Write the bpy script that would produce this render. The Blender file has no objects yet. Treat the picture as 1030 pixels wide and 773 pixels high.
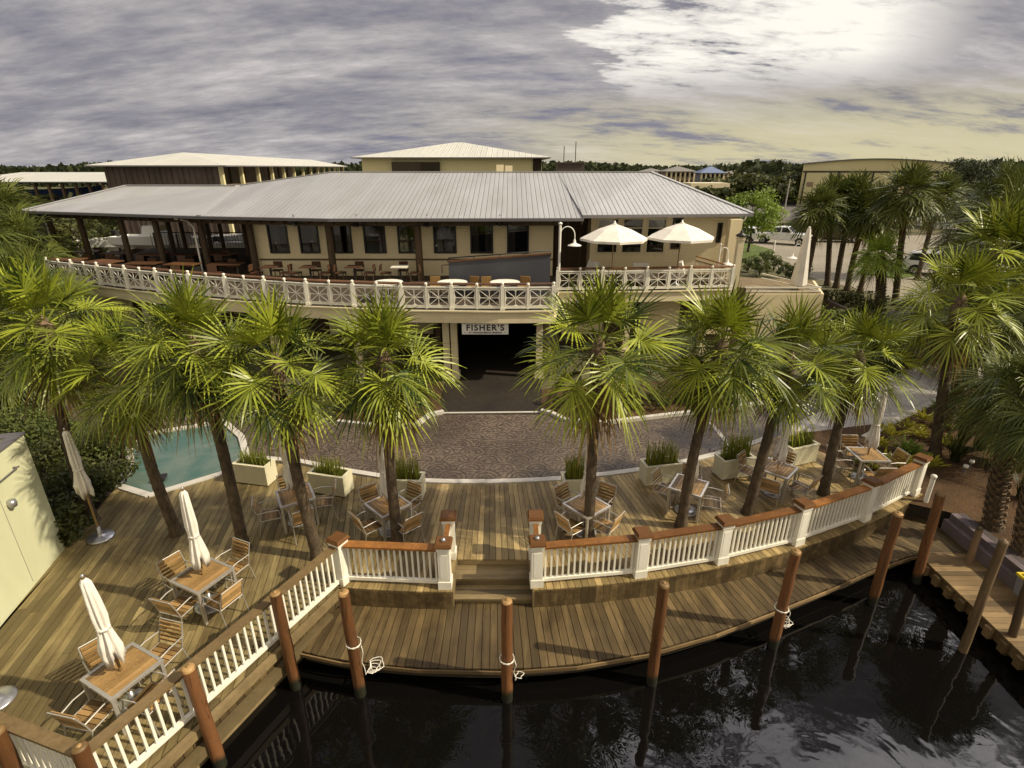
import bpy, math, random
from mathutils import Vector, Matrix
R = math.radians
sc = bpy.context.scene
C = sc.collection
random.seed(7)

# ---------------------------------------------------------------- camera, sky, sun, exposure
H = 8.0                                   # camera height above the upper deck
FPX = 545.0                               # focal length in pixels of the 1030 px wide photograph
PITCH = math.atan(218 / 545)
cam = bpy.data.cameras.new('camera')
cam.sensor_width = 36.0
cam.lens = 36.0 * FPX / 1030
cam.clip_start = 0.1
cam.clip_end = 6000
co = bpy.data.objects.new('camera', cam)
C.objects.link(co)
co.location = (0, 0, H)
co.rotation_euler = (R(90) - PITCH, 0, 0)
sc.camera = co

SUN_AZ, SUN_EL = R(101), R(41)
w = bpy.data.worlds.new('World')
sc.world = w
w.use_nodes = True
NT = w.node_tree
NT.nodes.clear()
def wn(t, **k):
    n = NT.nodes.new(t)
    for a, b in k.items(): setattr(n, a, b)
    return n
def wl(a, b): NT.links.new(a, b)
def wmath(op, a, b=None, clamp=False):
    n = wn('ShaderNodeMath', operation=op, use_clamp=clamp)
    for i, v in enumerate((a, b)):
        if v is None: continue
        if isinstance(v, (int, float)): n.inputs[i].default_value = v
        else: wl(v, n.inputs[i])
    return n.outputs[0]
def wmix(f, a, b):
    n = wn('ShaderNodeMix', data_type='RGBA')
    for i, v in ((0, f), (6, a), (7, b)):
        if isinstance(v, (int, float)): n.inputs[i].default_value = v
        elif isinstance(v, tuple): n.inputs[i].default_value = v + (1,)
        else: wl(v, n.inputs[i])
    return n.outputs[2]
def wramp(v, stops):
    n = wn('ShaderNodeValToRGB')
    cr = n.color_ramp
    while len(cr.elements) < len(stops): cr.elements.new(.5)
    for e, (p_, c_) in zip(cr.elements, stops):
        e.position = p_
        e.color = (c_,) * 3 + (1,) if isinstance(c_, (int, float)) else c_ + (1,)
    wl(v, n.inputs[0])
    return n.outputs[0]
SKY_STRENGTH = 0.1
tc = wn('ShaderNodeTexCoord')
sep = wn('ShaderNodeSeparateXYZ'); wl(tc.outputs['Generated'], sep.inputs[0])
dx, dy, dz = sep.outputs
zz = wmath('ADD', wmath('MAXIMUM', dz, 0.0), 0.25)
comb = wn('ShaderNodeCombineXYZ')
wl(wmath('DIVIDE', dx, zz), comb.inputs[0]); wl(wmath('DIVIDE', dy, zz), comb.inputs[1])
def wnoise(scale, detail, rough, dist=0.0, off=(0, 0, 0), sc3=(1, 1, 1)):
    m = wn('ShaderNodeMapping'); m.inputs['Location'].default_value = off; m.inputs['Scale'].default_value = sc3
    wl(comb.outputs[0], m.inputs[0])
    n = wn('ShaderNodeTexNoise'); n.inputs['Scale'].default_value = scale; n.inputs['Detail'].default_value = detail
    n.inputs['Roughness'].default_value = rough; n.inputs['Distortion'].default_value = dist
    wl(m.outputs[0], n.inputs[0])
    return n.outputs[0]
sky = wn('ShaderNodeTexSky', sky_type='NISHITA'); sky.sun_disc = False
sky.sun_elevation = SUN_EL; sky.sun_rotation = SUN_AZ
K = 1.0 / SKY_STRENGTH
big = wnoise(1.5, 12, 0.62, 0.15, (1.3, 4.2, 0), (0.60, 1.45, 1))
fine = wnoise(5.5, 12, 0.66, 0.12, (7.1, 2.2, 0), (0.66, 1.7, 1))
wide = wnoise(0.45, 4, 0.5, 0.3, (3.0, 9.4, 0), (0.7, 1.3, 1))
shade = wmath('ADD', wmath('MULTIPLY', big, 0.62), wmath('MULTIPLY', fine, 0.38))
cloudv = wramp(shade, [(0.35, (0.165, 0.162, 0.198)), (0.46, (0.270, 0.260, 0.285)), (0.54, (0.385, 0.365, 0.370)), (0.66, (0.60, 0.56, 0.55))])
nish = wmix(0.93, sky.outputs[0], (0.13 * K, 0.135 * K, 0.26 * K))
sc_cl = wn('ShaderNodeVectorMath', operation='SCALE'); wl(cloudv, sc_cl.inputs[0]); sc_cl.inputs['Scale'].default_value = K
cover = wramp(wmath('ADD', wmath('MULTIPLY', wide, 0.45), wmath('MULTIPLY', shade, 0.55)), [(0.39, 0.45), (0.47, 1.0)])
c1 = wmix(cover, nish, sc_cl.outputs[0])
# pale yellow band low over the horizon on the right, where the cloud deck ends
az = wn('ShaderNodeMath', operation='ARCTAN2'); wl(dx, az.inputs[0]); wl(dy, az.inputs[1])
azr = wn('ShaderNodeMapRange'); azr.interpolation_type = 'SMOOTHSTEP'
wl(az.outputs[0], azr.inputs[0]); azr.inputs[1].default_value = -0.30; azr.inputs[2].default_value = 0.40
lowb = wramp(wmath('ADD', dz, wmath('MULTIPLY', wmath('SUBTRACT', shade, 0.5), 0.16)), [(0.0, 0.95), (0.06, 0.75), (0.125, 0.0)])
band = wmath('MULTIPLY', wmath('MULTIPLY', lowb, azr.outputs[0]), wramp(shade, [(0.40, 0.15), (0.50, 0.95)]))
c2 = wmix(band, c1, (0.62 * K, 0.555 * K, 0.33 * K))
# the thin bright opening in the cloud high on the right
dot = wn('ShaderNodeVectorMath', operation='DOT_PRODUCT'); wl(tc.outputs['Generated'], dot.inputs[0])
g = Vector((0.40, 0.885, 0.245)).normalized(); dot.inputs[1].default_value = g
el_d = wmath('ADD', dot.outputs['Value'], wmath('MULTIPLY', wmath('SUBTRACT', shade, 0.5), 0.30))
glow = wramp(el_d, [(0.966, 0.0), (0.974, 0.6), (0.990, 1.0)])
glow2 = wmath('MULTIPLY', wmath('MULTIPLY', glow, wramp(dz, [(0.10, 0.0), (0.15, 1.0)])), wramp(wmath('ADD', dx, wmath('MULTIPLY', shade, 0.3)), [(0.645, 1.0), (0.74, 0.0)]))
c3 = wmix(glow2, c2, (0.90 * K, 0.86 * K, 0.78 * K))
# unseen sky overhead and behind the camera, brightened for added fill light
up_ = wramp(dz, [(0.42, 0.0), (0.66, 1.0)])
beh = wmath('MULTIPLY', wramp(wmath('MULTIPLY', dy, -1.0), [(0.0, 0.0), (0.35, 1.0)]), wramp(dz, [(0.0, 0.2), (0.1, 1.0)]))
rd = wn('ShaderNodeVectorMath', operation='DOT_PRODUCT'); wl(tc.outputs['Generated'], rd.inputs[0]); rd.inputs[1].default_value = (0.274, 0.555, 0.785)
opn = wramp(wmath('ADD', rd.outputs['Value'], wmath('MULTIPLY', wmath('SUBTRACT', shade, 0.5), 0.9)), [(0.975, 0.0), (1.0, 1.0)])  # bright patch added overhead for its reflection in the water
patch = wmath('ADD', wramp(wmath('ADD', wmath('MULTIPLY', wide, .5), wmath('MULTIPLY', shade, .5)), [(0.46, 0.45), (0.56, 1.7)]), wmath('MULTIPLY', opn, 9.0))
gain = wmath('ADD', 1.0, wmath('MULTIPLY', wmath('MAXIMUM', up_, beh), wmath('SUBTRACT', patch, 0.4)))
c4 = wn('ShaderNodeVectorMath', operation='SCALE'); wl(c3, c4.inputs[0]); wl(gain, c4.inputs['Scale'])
c3 = wmix(wmath('MULTIPLY', beh, 1.0), c4.outputs[0], wmix(0.45, c4.outputs[0], (0.75 * K, 0.62 * K, 0.36 * K)))  # warm tint added to the unseen sky behind the camera
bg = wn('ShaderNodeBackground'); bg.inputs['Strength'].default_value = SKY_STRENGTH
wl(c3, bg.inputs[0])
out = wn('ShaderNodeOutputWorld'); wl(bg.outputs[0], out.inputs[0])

sl = bpy.data.lights.new('sun', 'SUN'); sl.energy = 4.6; sl.angle = R(1.0); sl.color = (1.0, 0.88, 0.66)
so = bpy.data.objects.new('sun', sl); C.objects.link(so)
sd = Vector((math.sin(SUN_AZ) * math.cos(SUN_EL), math.cos(SUN_AZ) * math.cos(SUN_EL), math.sin(SUN_EL)))
so.rotation_euler = (-sd).to_track_quat('-Z', 'Y').to_euler(); so.location = sd * 60
vs = sc.view_settings
vs.view_transform = 'Standard'; vs.look = 'None'; vs.gamma = 1; vs.use_curve_mapping = False
vs.exposure = 0.18
sc.display_settings.display_device = 'sRGB'

# ---------------------------------------------------------------- placing helpers
cp, sp = math.cos(PITCH), math.sin(PITCH)
def _ray(x, y):
    v = 386.5 - y
    return (x - 515, FPX * cp + v * sp, -FPX * sp + v * cp)
def P(x, y, z=0.0):
    """point of the level plane z seen at photo pixel x, y"""
    d = _ray(x, y); t = (z - H) / d[2]
    return Vector((d[0] * t, d[1] * t, z))
def Q(x, y, Y):
    """point at distance Y seen at photo pixel x, y"""
    d = _ray(x, y); t = Y / d[1]
    return Vector((d[0] * t, Y, H + d[2] * t))
def rnd(a, b): return random.uniform(a, b)
ORD = ['leftmost'] + [w_ + ' from the left' for w_ in 'second third fourth fifth sixth seventh eighth ninth tenth eleventh twelfth thirteenth fourteenth fifteenth sixteenth seventeenth eighteenth nineteenth twentieth'.split()]
def ordinals(xs):
    order = sorted(range(len(xs)), key=lambda i: xs[i]); res = [''] * len(xs)
    for k, i in enumerate(order): res[i] = ORD[k]
    return res

# ---------------------------------------------------------------- materials
def mat(name, col, rough=0.6, metal=0.0, spec=0.4):
    m = bpy.data.materials.new(name); m.use_nodes = True
    b = m.node_tree.nodes['Principled BSDF']
    b.inputs['Base Color'].default_value = tuple(col) + (1,)
    b.inputs['Roughness'].default_value = rough
    b.inputs['Metallic'].default_value = metal
    b.inputs['Specular IOR Level'].default_value = spec
    return m
class NB:
    """small node-building helper on one material"""
    def __init__(s, m):
        s.m = m; s.t = m.node_tree; s.b = s.t.nodes['Principled BSDF']
        s.tc = s.t.nodes.new('ShaderNodeTexCoord')
    def n(s, typ, **k):
        n = s.t.nodes.new(typ)
        for a, b in k.items(): setattr(n, a, b)
        return n
    def l(s, a, b): s.t.links.new(a, b)
    def coord(s, scale=(1, 1, 1), rotz=0.0, uv=False):
        m = s.n('ShaderNodeMapping'); m.inputs['Scale'].default_value = scale
        src = s.tc.outputs['UV' if uv else 'Object']
        if rotz:
            r = s.n('ShaderNodeMapping'); r.inputs['Rotation'].default_value = (0, 0, rotz)
            s.l(src, r.inputs[0]); src = r.outputs[0]
        s.l(src, m.inputs[0]); return m.outputs[0]
    def noise(s, co, scale, detail=4, rough=0.55, dist=0.0):
        n = s.n('ShaderNodeTexNoise'); n.inputs['Scale'].default_value = scale; n.inputs['Detail'].default_value = detail
        n.inputs['Roughness'].default_value = rough; n.inputs['Distortion'].default_value = dist
        s.l(co, n.inputs[0]); return n.outputs[0]
    def ramp(s, v, stops):
        n = s.n('ShaderNodeValToRGB'); cr = n.color_ramp
        while len(cr.elements) < len(stops): cr.elements.new(.5)
        for e, (p_, c_) in zip(cr.elements, stops):
            e.position = p_; e.color = (c_,) * 3 + (1,) if isinstance(c_, (int, float)) else tuple(c_) + (1,)
        s.l(v, n.inputs[0]); return n.outputs[0]
    def mix(s, f, a, b, mode='MIX'):
        n = s.n('ShaderNodeMix', data_type='RGBA', blend_type=mode)
        for i, v in ((0, f), (6, a), (7, b)):
            if isinstance(v, (int, float)): n.inputs[i].default_value = v
            elif isinstance(v, tuple): n.inputs[i].default_value = v + (1,)
            else: s.l(v, n.inputs[i])
        return n.outputs[2]
    def math(s, op, a, b=None, c=None):
        n = s.n('ShaderNodeMath', operation=op)
        for i, v in enumerate((a, b, c)):
            if v is None: continue
            if isinstance(v, (int, float)): n.inputs[i].default_value = v
            else: s.l(v, n.inputs[i])
        return n.outputs[0]
    def attr(s, name):
        n = s.n('ShaderNodeAttribute'); n.attribute_name = name; return n.outputs['Fac']
    def col(s, v): s.l(v, s.b.inputs['Base Color'])
    def rough(s, v): s.l(v, s.b.inputs['Roughness'])
    def bump(s, v, strength=0.4, dist=0.02):
        n = s.n('ShaderNodeBump'); n.inputs['Strength'].default_value = strength; n.inputs['Distance'].default_value = dist
        s.l(v, n.inputs['Height']); s.l(n.outputs[0], s.b.inputs['Normal'])
def mul(c, k): return tuple(x * k for x in c)

def wood_mat(name, c, rotz=0.0, grain=(30, 2.2, 30), weather=0.5, rough=0.65, stain=None):
    m = mat(name, c, rough); b = NB(m)
    co_ = b.coord(grain, rotz)
    g1 = b.noise(co_, 1.0, 6, 0.65, 0.4)
    big_ = b.noise(b.coord(), 0.55, 5, 0.6, 0.3)
    med = b.noise(b.coord(), 3.1, 4, 0.6)
    tone = b.attr('tone')
    a = b.mix(b.ramp(g1, [(0.30, 0.0), (0.70, 1.0)]), mul(c, 0.55), mul(c, 1.35))
    a = b.mix(b.math('MULTIPLY', tone, 0.85), a, mul((c[0] * 1.25, c[1] * 1.25, c[2] * 1.40), 1.45)); a = b.mix(b.ramp(b.math('FRACT', b.math('MULTIPLY', tone, 7.31)), [(0.5, 0.0), (1.0, 0.85)]), a, mul(c, 0.36))
    big2 = b.noise(b.coord((grain[0] * .12, grain[1] * .12, grain[2] * .12), rotz), 2.2, 5, 0.65, 0.3)
    st = b.ramp(b.math('ADD', b.math('MULTIPLY', big_, .5), b.math('MULTIPLY', big2, .5)), [(0.42, 0.0), (0.58, 1.0)])
    a = b.mix(b.math('MULTIPLY', st, weather), a, stain or (c[0] * 0.40, c[1] * 0.36, c[2] * 0.33))
    a = b.mix(b.math('MULTIPLY', b.ramp(med, [(0.52, 0.0), (0.75, 1.0)]), 0.35), a, mul(c, 0.5))
    b.col(a); b.bump(g1, 0.35, 0.01)
    return m
M = {}
DK = (0.250, 0.196, 0.088)
_bd = P(128, 552) - P(40, 677); BOARD_A = math.atan2(_bd.y, _bd.x)     # run of the boards on the left terrace
M['deck_left'] = wood_mat('weathered deck boards left', (0.215, 0.166, 0.068), -BOARD_A, (1.6, 16, 16), 0.85)
M['deck_mid'] = wood_mat('weathered deck boards middle', (0.270, 0.198, 0.080), 0, (16, 1.6, 16), 0.85)
M['dock_wood'] = wood_mat('dark dock boards', (0.112, 0.077, 0.030), 0, (16, 1.8, 16), 0.95)
M['side_dock'] = wood_mat('side dock boards', (0.190, 0.128, 0.055), R(90), (12, 2, 12), 0.5)
M['joist'] = mat('dark joists', (0.025, 0.019, 0.010), 0.9)
M['step_wood'] = wood_mat('step wood', (0.165, 0.122, 0.055), R(90), (10, 2, 10), 0.5)
M['cap_wood'] = wood_mat('orange stained cap wood', (0.255, 0.108, 0.024), 0, (14, 14, 14), 0.7, 0.55)
M['old_cap'] = wood_mat('weathered rail cap', (0.185, 0.125, 0.052), 0, (14, 14, 14), 0.4)
M['brown_cap'] = wood_mat('dark brown rail wood', (0.115, 0.052, 0.020), 0, (14, 14, 14), 0.4, 0.5)
M['teak'] = wood_mat('teak slats', (0.255, 0.155, 0.055), 0, (22, 22, 5), 0.2, 0.5)
M['pile'] = wood_mat('red brown timber pile', (0.130, 0.056, 0.019), 0, (9, 9, 1.2), 0.5, 0.55)
M['grey_pile'] = wood_mat('old grey timber pile', (0.15, 0.10, 0.05), 0, (9, 9, 1.2), 0.5)
M['post_wood'] = wood_mat('dark timber post', (0.085, 0.055, 0.028), 0, (9, 9, 1.2), 0.3)
M['brown_siding'] = wood_mat('brown metal siding', (0.085, 0.062, 0.048), 0, (3, 3, 0.3), 0.5)
M['timber_wall'] = wood_mat('purple grey timber', (0.125, 0.100, 0.100), R(0), (4, 4, 9), 0.4)

m = M['pile']; b = NB(m)
_src = b.b.inputs['Base Color'].links[0].from_socket
s_ = b.n('ShaderNodeSeparateXYZ'); b.l(b.tc.outputs['Object'], s_.inputs[0])
edge = b.math('ADD', s_.outputs[2], b.math('MULTIPLY', b.noise(b.coord((5, 5, 1)), 1.5, 4), -0.30))
wet = b.mix(b.ramp(edge, [(0.02, 0.0), (0.16, 1.0)]), (0.016, 0.017, 0.009), _src)
crk = b.noise(b.coord((26, 26, 1.0)), 1.0, 3, 0.6, 0.5)
b.col(b.mix(b.ramp(crk, [(0.34, 0.85), (0.40, 0.0)]), wet, (0.02, 0.010, 0.006)))
def paint(name, c, rough=0.5, dirt=0.25, scale=1.2, line=None):
    m = mat(name, c, rough); b = NB(m)
    n1 = b.noise(b.coord((1, 1, 0.35)), scale, 6, 0.65, 0.3)
    n2 = b.noise(b.coord((6, 6, 1.2)), scale * 1.5, 4, 0.6)
    a = b.mix(b.math('MULTIPLY', b.ramp(n1, [(0.42, 0.0), (0.72, 1.0)]), dirt), c, (c[0] * 0.62, c[1] * 0.58, c[2] * 0.48))
    a = b.mix(b.math('MULTIPLY', b.ramp(n2, [(0.5, 0.0), (0.8, 1.0)]), dirt * 0.5), a, mul(c, 0.72))
    b.col(a)
    h = n2
    if line:                                       # lap siding: horizontal courses
        s_ = b.n('ShaderNodeSeparateXYZ'); b.l(b.tc.outputs['Object'], s_.inputs[0])
        h = b.math('FRACT', b.math('DIVIDE', s_.outputs[2], line))
        b.bump(h, 0.7, 0.02)
    else: b.bump(h, 0.12, 0.01)
    return m
M['white'] = paint('white paint', (0.79, 0.765, 0.67), 0.5, 0.38, 3.0)
M['cream_trim'] = paint('cream trim', (0.68, 0.60, 0.41), 0.5, 0.25)
M['cream'] = paint('cream lap siding', (0.78, 0.67, 0.43), 0.6, 0.2, 0.8, 0.16)
M['cream_plain'] = paint('cream stucco', (0.76, 0.65, 0.42), 0.7, 0.25, 0.8)
M['green_wall'] = paint('pale green panel wall', (0.60, 0.61, 0.41), 0.6, 0.30, 0.7)
M['planter'] = paint('cream planter', (0.62, 0.58, 0.41), 0.6, 0.25, 2.0)
M['kerb'] = paint('pale concrete kerb', (0.50, 0.47, 0.42), 0.8, 0.4, 1.4)
M['hangar'] = paint('olive cream sheet metal', (0.66, 0.60, 0.34), 0.5, 0.3, 0.1)
M['dark_metal'] = mat('dark metal', (0.02, 0.018, 0.016), 0.45)
M['slate'] = paint('slate blue panel', (0.060, 0.062, 0.078), 0.6, 0.3)
M['alu'] = mat('brushed aluminium', (0.50, 0.47, 0.42), 0.42, 0.6)
M['steel'] = mat('silver base', (0.42, 0.42, 0.43), 0.35, 0.8)
M['lamp_white'] = mat('white enamel', (0.80, 0.78, 0.72), 0.3)
M['gutter'] = mat('galvanised trim', (0.16, 0.15, 0.16), 0.5, 0.3)
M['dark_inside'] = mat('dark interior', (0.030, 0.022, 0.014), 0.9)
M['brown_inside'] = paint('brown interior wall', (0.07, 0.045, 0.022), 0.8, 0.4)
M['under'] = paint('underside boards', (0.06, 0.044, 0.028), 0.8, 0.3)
M['red_brown'] = mat('brown plastic weave', (0.075, 0.035, 0.018), 0.55)
M['soil'] = mat('dark soil', (0.022, 0.015, 0.009), 0.95)
M['rope'] = mat('white rope', (0.72, 0.69, 0.60), 0.8)
M['pvc'] = mat('white pvc', (0.75, 0.73, 0.66), 0.4)
M['rubber'] = mat('tyre rubber', (0.015, 0.015, 0.015), 0.8)
M['car_white'] = mat('white car paint', (0.74, 0.74, 0.74), 0.22); M['car_white'].node_tree.nodes['Principled BSDF'].inputs['Coat Weight'].default_value = 0.6
M['car_dark'] = mat('dark maroon car paint', (0.045, 0.022, 0.018), 0.25)
M['chrome'] = mat('chrome', (0.55, 0.55, 0.55), 0.15, 1.0)
M['headlight'] = mat('headlight glass', (0.6, 0.6, 0.58), 0.1)
M['glass'] = mat('dark window glass', (0.020, 0.020, 0.021), 0.06, 0.0, 0.6)
M['curtain'] = mat('pale curtain', (0.42, 0.39, 0.34), 0.9)
M['yellow'] = mat('yellow plastic', (0.62, 0.48, 0.03), 0.4)
M['grey_plastic'] = mat('grey plastic', (0.22, 0.22, 0.24), 0.5)
M['sign_white'] = mat('white sign board', (0.78, 0.77, 0.74), 0.4)
M['sign_black'] = mat('black lettering', (0.012, 0.012, 0.012), 0.5)
M['boat_white'] = mat('white gelcoat', (0.78, 0.77, 0.74), 0.2)
M['boat_blue'] = mat('blue gelcoat', (0.03, 0.05, 0.14), 0.2)
M['blue_roof'] = mat('blue metal roof', (0.10, 0.14, 0.25), 0.5)
M['tan'] = paint('tan stucco', (0.30, 0.22, 0.15), 0.8, 0.3, 0.1)
M['grey_blue'] = paint('grey blue wall', (0.20, 0.22, 0.27), 0.8, 0.3, 0.1)
M['grey_roof'] = paint('grey flat roof', (0.20, 0.19, 0.18), 0.9, 0.5, 0.8)

# metal roofs: ribs across the slope from UV (u runs along the eave in metres)
def roof_mat(name, c, pitch=0.30, dirt=0.5, rough=0.42):
    m = mat(name, c, rough, 0.15); b = NB(m)
    s_ = b.n('ShaderNodeSeparateXYZ'); b.l(b.tc.outputs['UV'], s_.inputs[0])
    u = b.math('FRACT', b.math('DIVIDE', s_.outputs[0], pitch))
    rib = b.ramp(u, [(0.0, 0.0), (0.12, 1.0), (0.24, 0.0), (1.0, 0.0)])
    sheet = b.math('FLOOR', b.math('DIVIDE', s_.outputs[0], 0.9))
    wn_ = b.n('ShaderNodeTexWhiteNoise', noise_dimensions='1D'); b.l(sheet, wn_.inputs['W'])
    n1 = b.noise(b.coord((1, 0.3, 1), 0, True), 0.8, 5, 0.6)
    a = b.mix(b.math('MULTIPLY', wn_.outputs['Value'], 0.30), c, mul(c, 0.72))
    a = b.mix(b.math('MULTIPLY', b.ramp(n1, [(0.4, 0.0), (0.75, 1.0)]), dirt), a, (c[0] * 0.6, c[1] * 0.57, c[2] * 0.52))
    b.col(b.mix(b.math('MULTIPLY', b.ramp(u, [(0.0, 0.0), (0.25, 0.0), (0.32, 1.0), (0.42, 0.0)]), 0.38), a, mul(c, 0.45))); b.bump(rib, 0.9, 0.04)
    return m
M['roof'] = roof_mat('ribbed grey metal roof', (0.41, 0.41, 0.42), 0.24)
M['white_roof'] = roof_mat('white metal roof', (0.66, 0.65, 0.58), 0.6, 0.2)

# umbrella cloth
m = M['canvas'] = mat('white canvas', (0.74, 0.70, 0.63), 0.9); b = NB(m)
b.bump(b.noise(b.coord((7, 7, 2.0)), 2.0, 4, 0.6), 0.55, 0.03)
b.col(b.mix(b.ramp(b.noise(b.coord((1, 1, .5)), 4, 4), [(0.45, 0.0), (0.8, 0.5)]), (0.76, 0.72, 0.65), (0.52, 0.47, 0.40)))

# paving: fan-laid setts
m = M['paver'] = mat('fan laid setts', (0.12, 0.10, 0.085), 0.55); b = NB(m)
sx_ = b.n('ShaderNodeSeparateXYZ'); b.l(b.tc.outputs['Object'], sx_.inputs[0])
FS = 0.95                                  # width of one fan
u_ = b.math('DIVIDE', b.math('ADD', sx_.outputs[0], 100), FS); v_ = b.math('DIVIDE', b.math('ADD', sx_.outputs[1], 100), FS)
j0 = b.math('FLOOR', b.math('DIVIDE', v_, 0.5)); off = b.math('MULTIPLY', b.math('MODULO', j0, 2.0), 0.5)
dv0 = b.math('SUBTRACT', v_, b.math('MULTIPLY', j0, 0.5))
def fdist(o_, dv): 
    du = b.math('SUBTRACT', b.math('FRACT', b.math('ADD', b.math('SUBTRACT', u_, off), o_)), 0.5)
    return b.math('SQRT', b.math('ADD', b.math('MULTIPLY', du, du), b.math('MULTIPLY', dv, dv)))
f0, f1 = fdist(10.0, dv0), fdist(10.5, b.math('ADD', dv0, 0.5))
inn_ = b.math('LESS_THAN', f0, 0.5)
d_ = b.math('ADD', b.math('MULTIPLY', inn_, f0), b.math('MULTIPLY', b.math('SUBTRACT', 1.0, inn_), f1))
ring = b.math('FRACT', b.math('MULTIPLY', b.math('ADD', d_, b.math('MULTIPLY', b.noise(b.coord(), 6, 2), 0.02)), 7.0))
joint = b.ramp(ring, [(0.0, 0.0), (0.20, 1.0), (0.80, 1.0), (1.0, 0.0)])
vo = b.n('ShaderNodeTexVoronoi'); vo.inputs['Scale'].default_value = 13; b.l(b.coord(), vo.inputs['Vector'])
hsv = b.n('ShaderNodeSeparateColor'); b.l(vo.outputs['Color'], hsv.inputs[0])
bigp = b.noise(b.coord(), 0.32, 5, 0.6, 0.5)
stone = b.mix(hsv.outputs[0], (0.060, 0.043, 0.031), (0.165, 0.125, 0.088))
stone = b.mix(b.math('MULTIPLY', b.ramp(bigp, [(0.40, 0.0), (0.62, 1.0)]), 0.6), stone, (0.046, 0.034, 0.029))
b.col(b.mix(joint, (0.022, 0.017, 0.013), stone))
b.rough(b.ramp(bigp, [(0.35, 0.62), (0.65, 0.40)]))
b.bump(b.math('ADD', joint, b.math('MULTIPLY', vo.outputs['Distance'], -0.6)), 0.5, 0.012)

def ground_mat(name, c1_, c2_, s1=0.5, s2=9.0, rough=0.95, bump=0.5, bd=0.04):
    m = mat(name, c1_, rough); b = NB(m)
    n1 = b.noise(b.coord(), s1, 7, 0.62, 0.4); n2 = b.noise(b.coord(), s2, 5, 0.65)
    a = b.mix(b.ramp(n1, [(0.35, 0.0), (0.65, 1.0)]), c1_, c2_)
    a = b.mix(b.math('MULTIPLY', b.ramp(n2, [(0.42, 0.0), (0.68, 1.0)]), 0.6), a, mul(c1_, 0.55))
    b.col(a); b.bump(n2, bump, bd)
    return m
M['ground'] = ground_mat('rough grassy ground', (0.075, 0.080, 0.030), (0.13, 0.115, 0.055), 0.06, 2.0)
M['lot'] = ground_mat('sandy asphalt', (0.22, 0.195, 0.15), (0.30, 0.265, 0.205), 0.12, 5.0, 0.9, 0.15, 0.01)
M['passage_floor'] = ground_mat('shade darkened brown passage paving', (0.014, 0.010, 0.007), (0.030, 0.021, 0.013), 0.5, 6.0, 0.8, 0.2, 0.01)  # brown paving, its colour darkened to stand in for the passage shade
M['asphalt'] = ground_mat('grey asphalt', (0.10, 0.09, 0.085), (0.14, 0.125, 0.115), 0.1, 4.0, 0.9, 0.1, 0.01)
M['concrete'] = ground_mat('grey concrete drive', (0.36, 0.335, 0.30), (0.45, 0.415, 0.375), 0.5, 7.0, 0.85, 0.15, 0.01)
M['mulch'] = ground_mat('brown pine straw mulch', (0.060, 0.031, 0.012), (0.120, 0.064, 0.025), 0.7, 22.0, 0.95, 0.9, 0.05)
M['lawn'] = ground_mat('bright lawn', (0.060, 0.095, 0.018), (0.12, 0.16, 0.030), 0.6, 14.0, 0.95, 0.6, 0.05)
M['bank'] = ground_mat('dark wet bank', (0.02, 0.016, 0.010), (0.035, 0.028, 0.016), 0.8, 8.0)

m = M['water'] = mat('dark harbour water', (0.0035, 0.0032, 0.0030), 0.015, 0.0, 0.5); b = NB(m)
b.b.inputs['IOR'].default_value = 1.33
b.bump(b.math('ADD', b.noise(b.coord((1, 1, 1)), 0.9, 3, 0.5, 0.6), b.math('MULTIPLY', b.noise(b.coord(), 3.5, 2, 0.5, 0.3), 0.10)), 0.12, 0.10)
m = M['pool'] = mat('teal pool water', (0.075, 0.19, 0.165), 0.05, 0.0, 0.5); b = NB(m)
pn = b.noise(b.coord(), 0.8, 5, 0.6, 0.8)
b.col(b.mix(b.ramp(pn, [(0.35, 0.0), (0.65, 1.0)]), (0.042, 0.105, 0.085), (0.125, 0.160, 0.130)))
b.bump(b.noise(b.coord(), 5, 3), 0.12, 0.03)

# leaves: a frond or leaf carries its own random 'tone'
def leaf_mat(name, dark, light, rough=0.5, trans=0.25, yellow=None):
    m = mat(name, dark, rough, 0.0, 0.25); b = NB(m)
    t_ = b.attr('tone')
    a = b.mix(t_, dark, light)
    if yellow:
        n1 = b.noise(b.coord(), 2.5, 3)
        a = b.mix(b.math('MULTIPLY', b.ramp(n1, [(0.55, 0.0), (0.8, 1.0)]), 0.5), a, yellow)
    b.col(a)
    tr = b.n('ShaderNodeBsdfTranslucent'); b.l(b.mix(0.5, a, mul(light, 1.5)), tr.inputs[0])
    mx = b.n('ShaderNodeMixShader'); mx.inputs[0].default_value = trans
    o_ = [n for n in b.t.nodes if n.type == 'OUTPUT_MATERIAL'][0]
    b.l(b.b.outputs[0], mx.inputs[1]); b.l(tr.outputs[0], mx.inputs[2]); b.l(mx.outputs[0], o_.inputs[0])
    return m
M['frond'] = leaf_mat('palm frond', (0.020, 0.038, 0.004), (0.310, 0.350, 0.034), 0.36, 0.04)
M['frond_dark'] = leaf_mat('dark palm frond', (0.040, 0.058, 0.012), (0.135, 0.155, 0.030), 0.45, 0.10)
M['frond_bright'] = leaf_mat('bright palm frond', (0.13, 0.20, 0.025), (0.34, 0.42, 0.07))
M['dead_frond'] = leaf_mat('dry frond', (0.16, 0.095, 0.030), (0.30, 0.20, 0.07), 0.7, 0.15)
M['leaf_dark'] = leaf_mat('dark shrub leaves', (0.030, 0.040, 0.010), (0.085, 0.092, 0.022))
M['leaf_mid'] = leaf_mat('mid green leaves', (0.045, 0.065, 0.015), (0.115, 0.140, 0.032))
M['leaf_bright'] = leaf_mat('bright green leaves', (0.095, 0.155, 0.020), (0.23, 0.30, 0.045))
M['leaf_yellow'] = leaf_mat('yellow green leaves', (0.22, 0.22, 0.015), (0.48, 0.44, 0.05))
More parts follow.
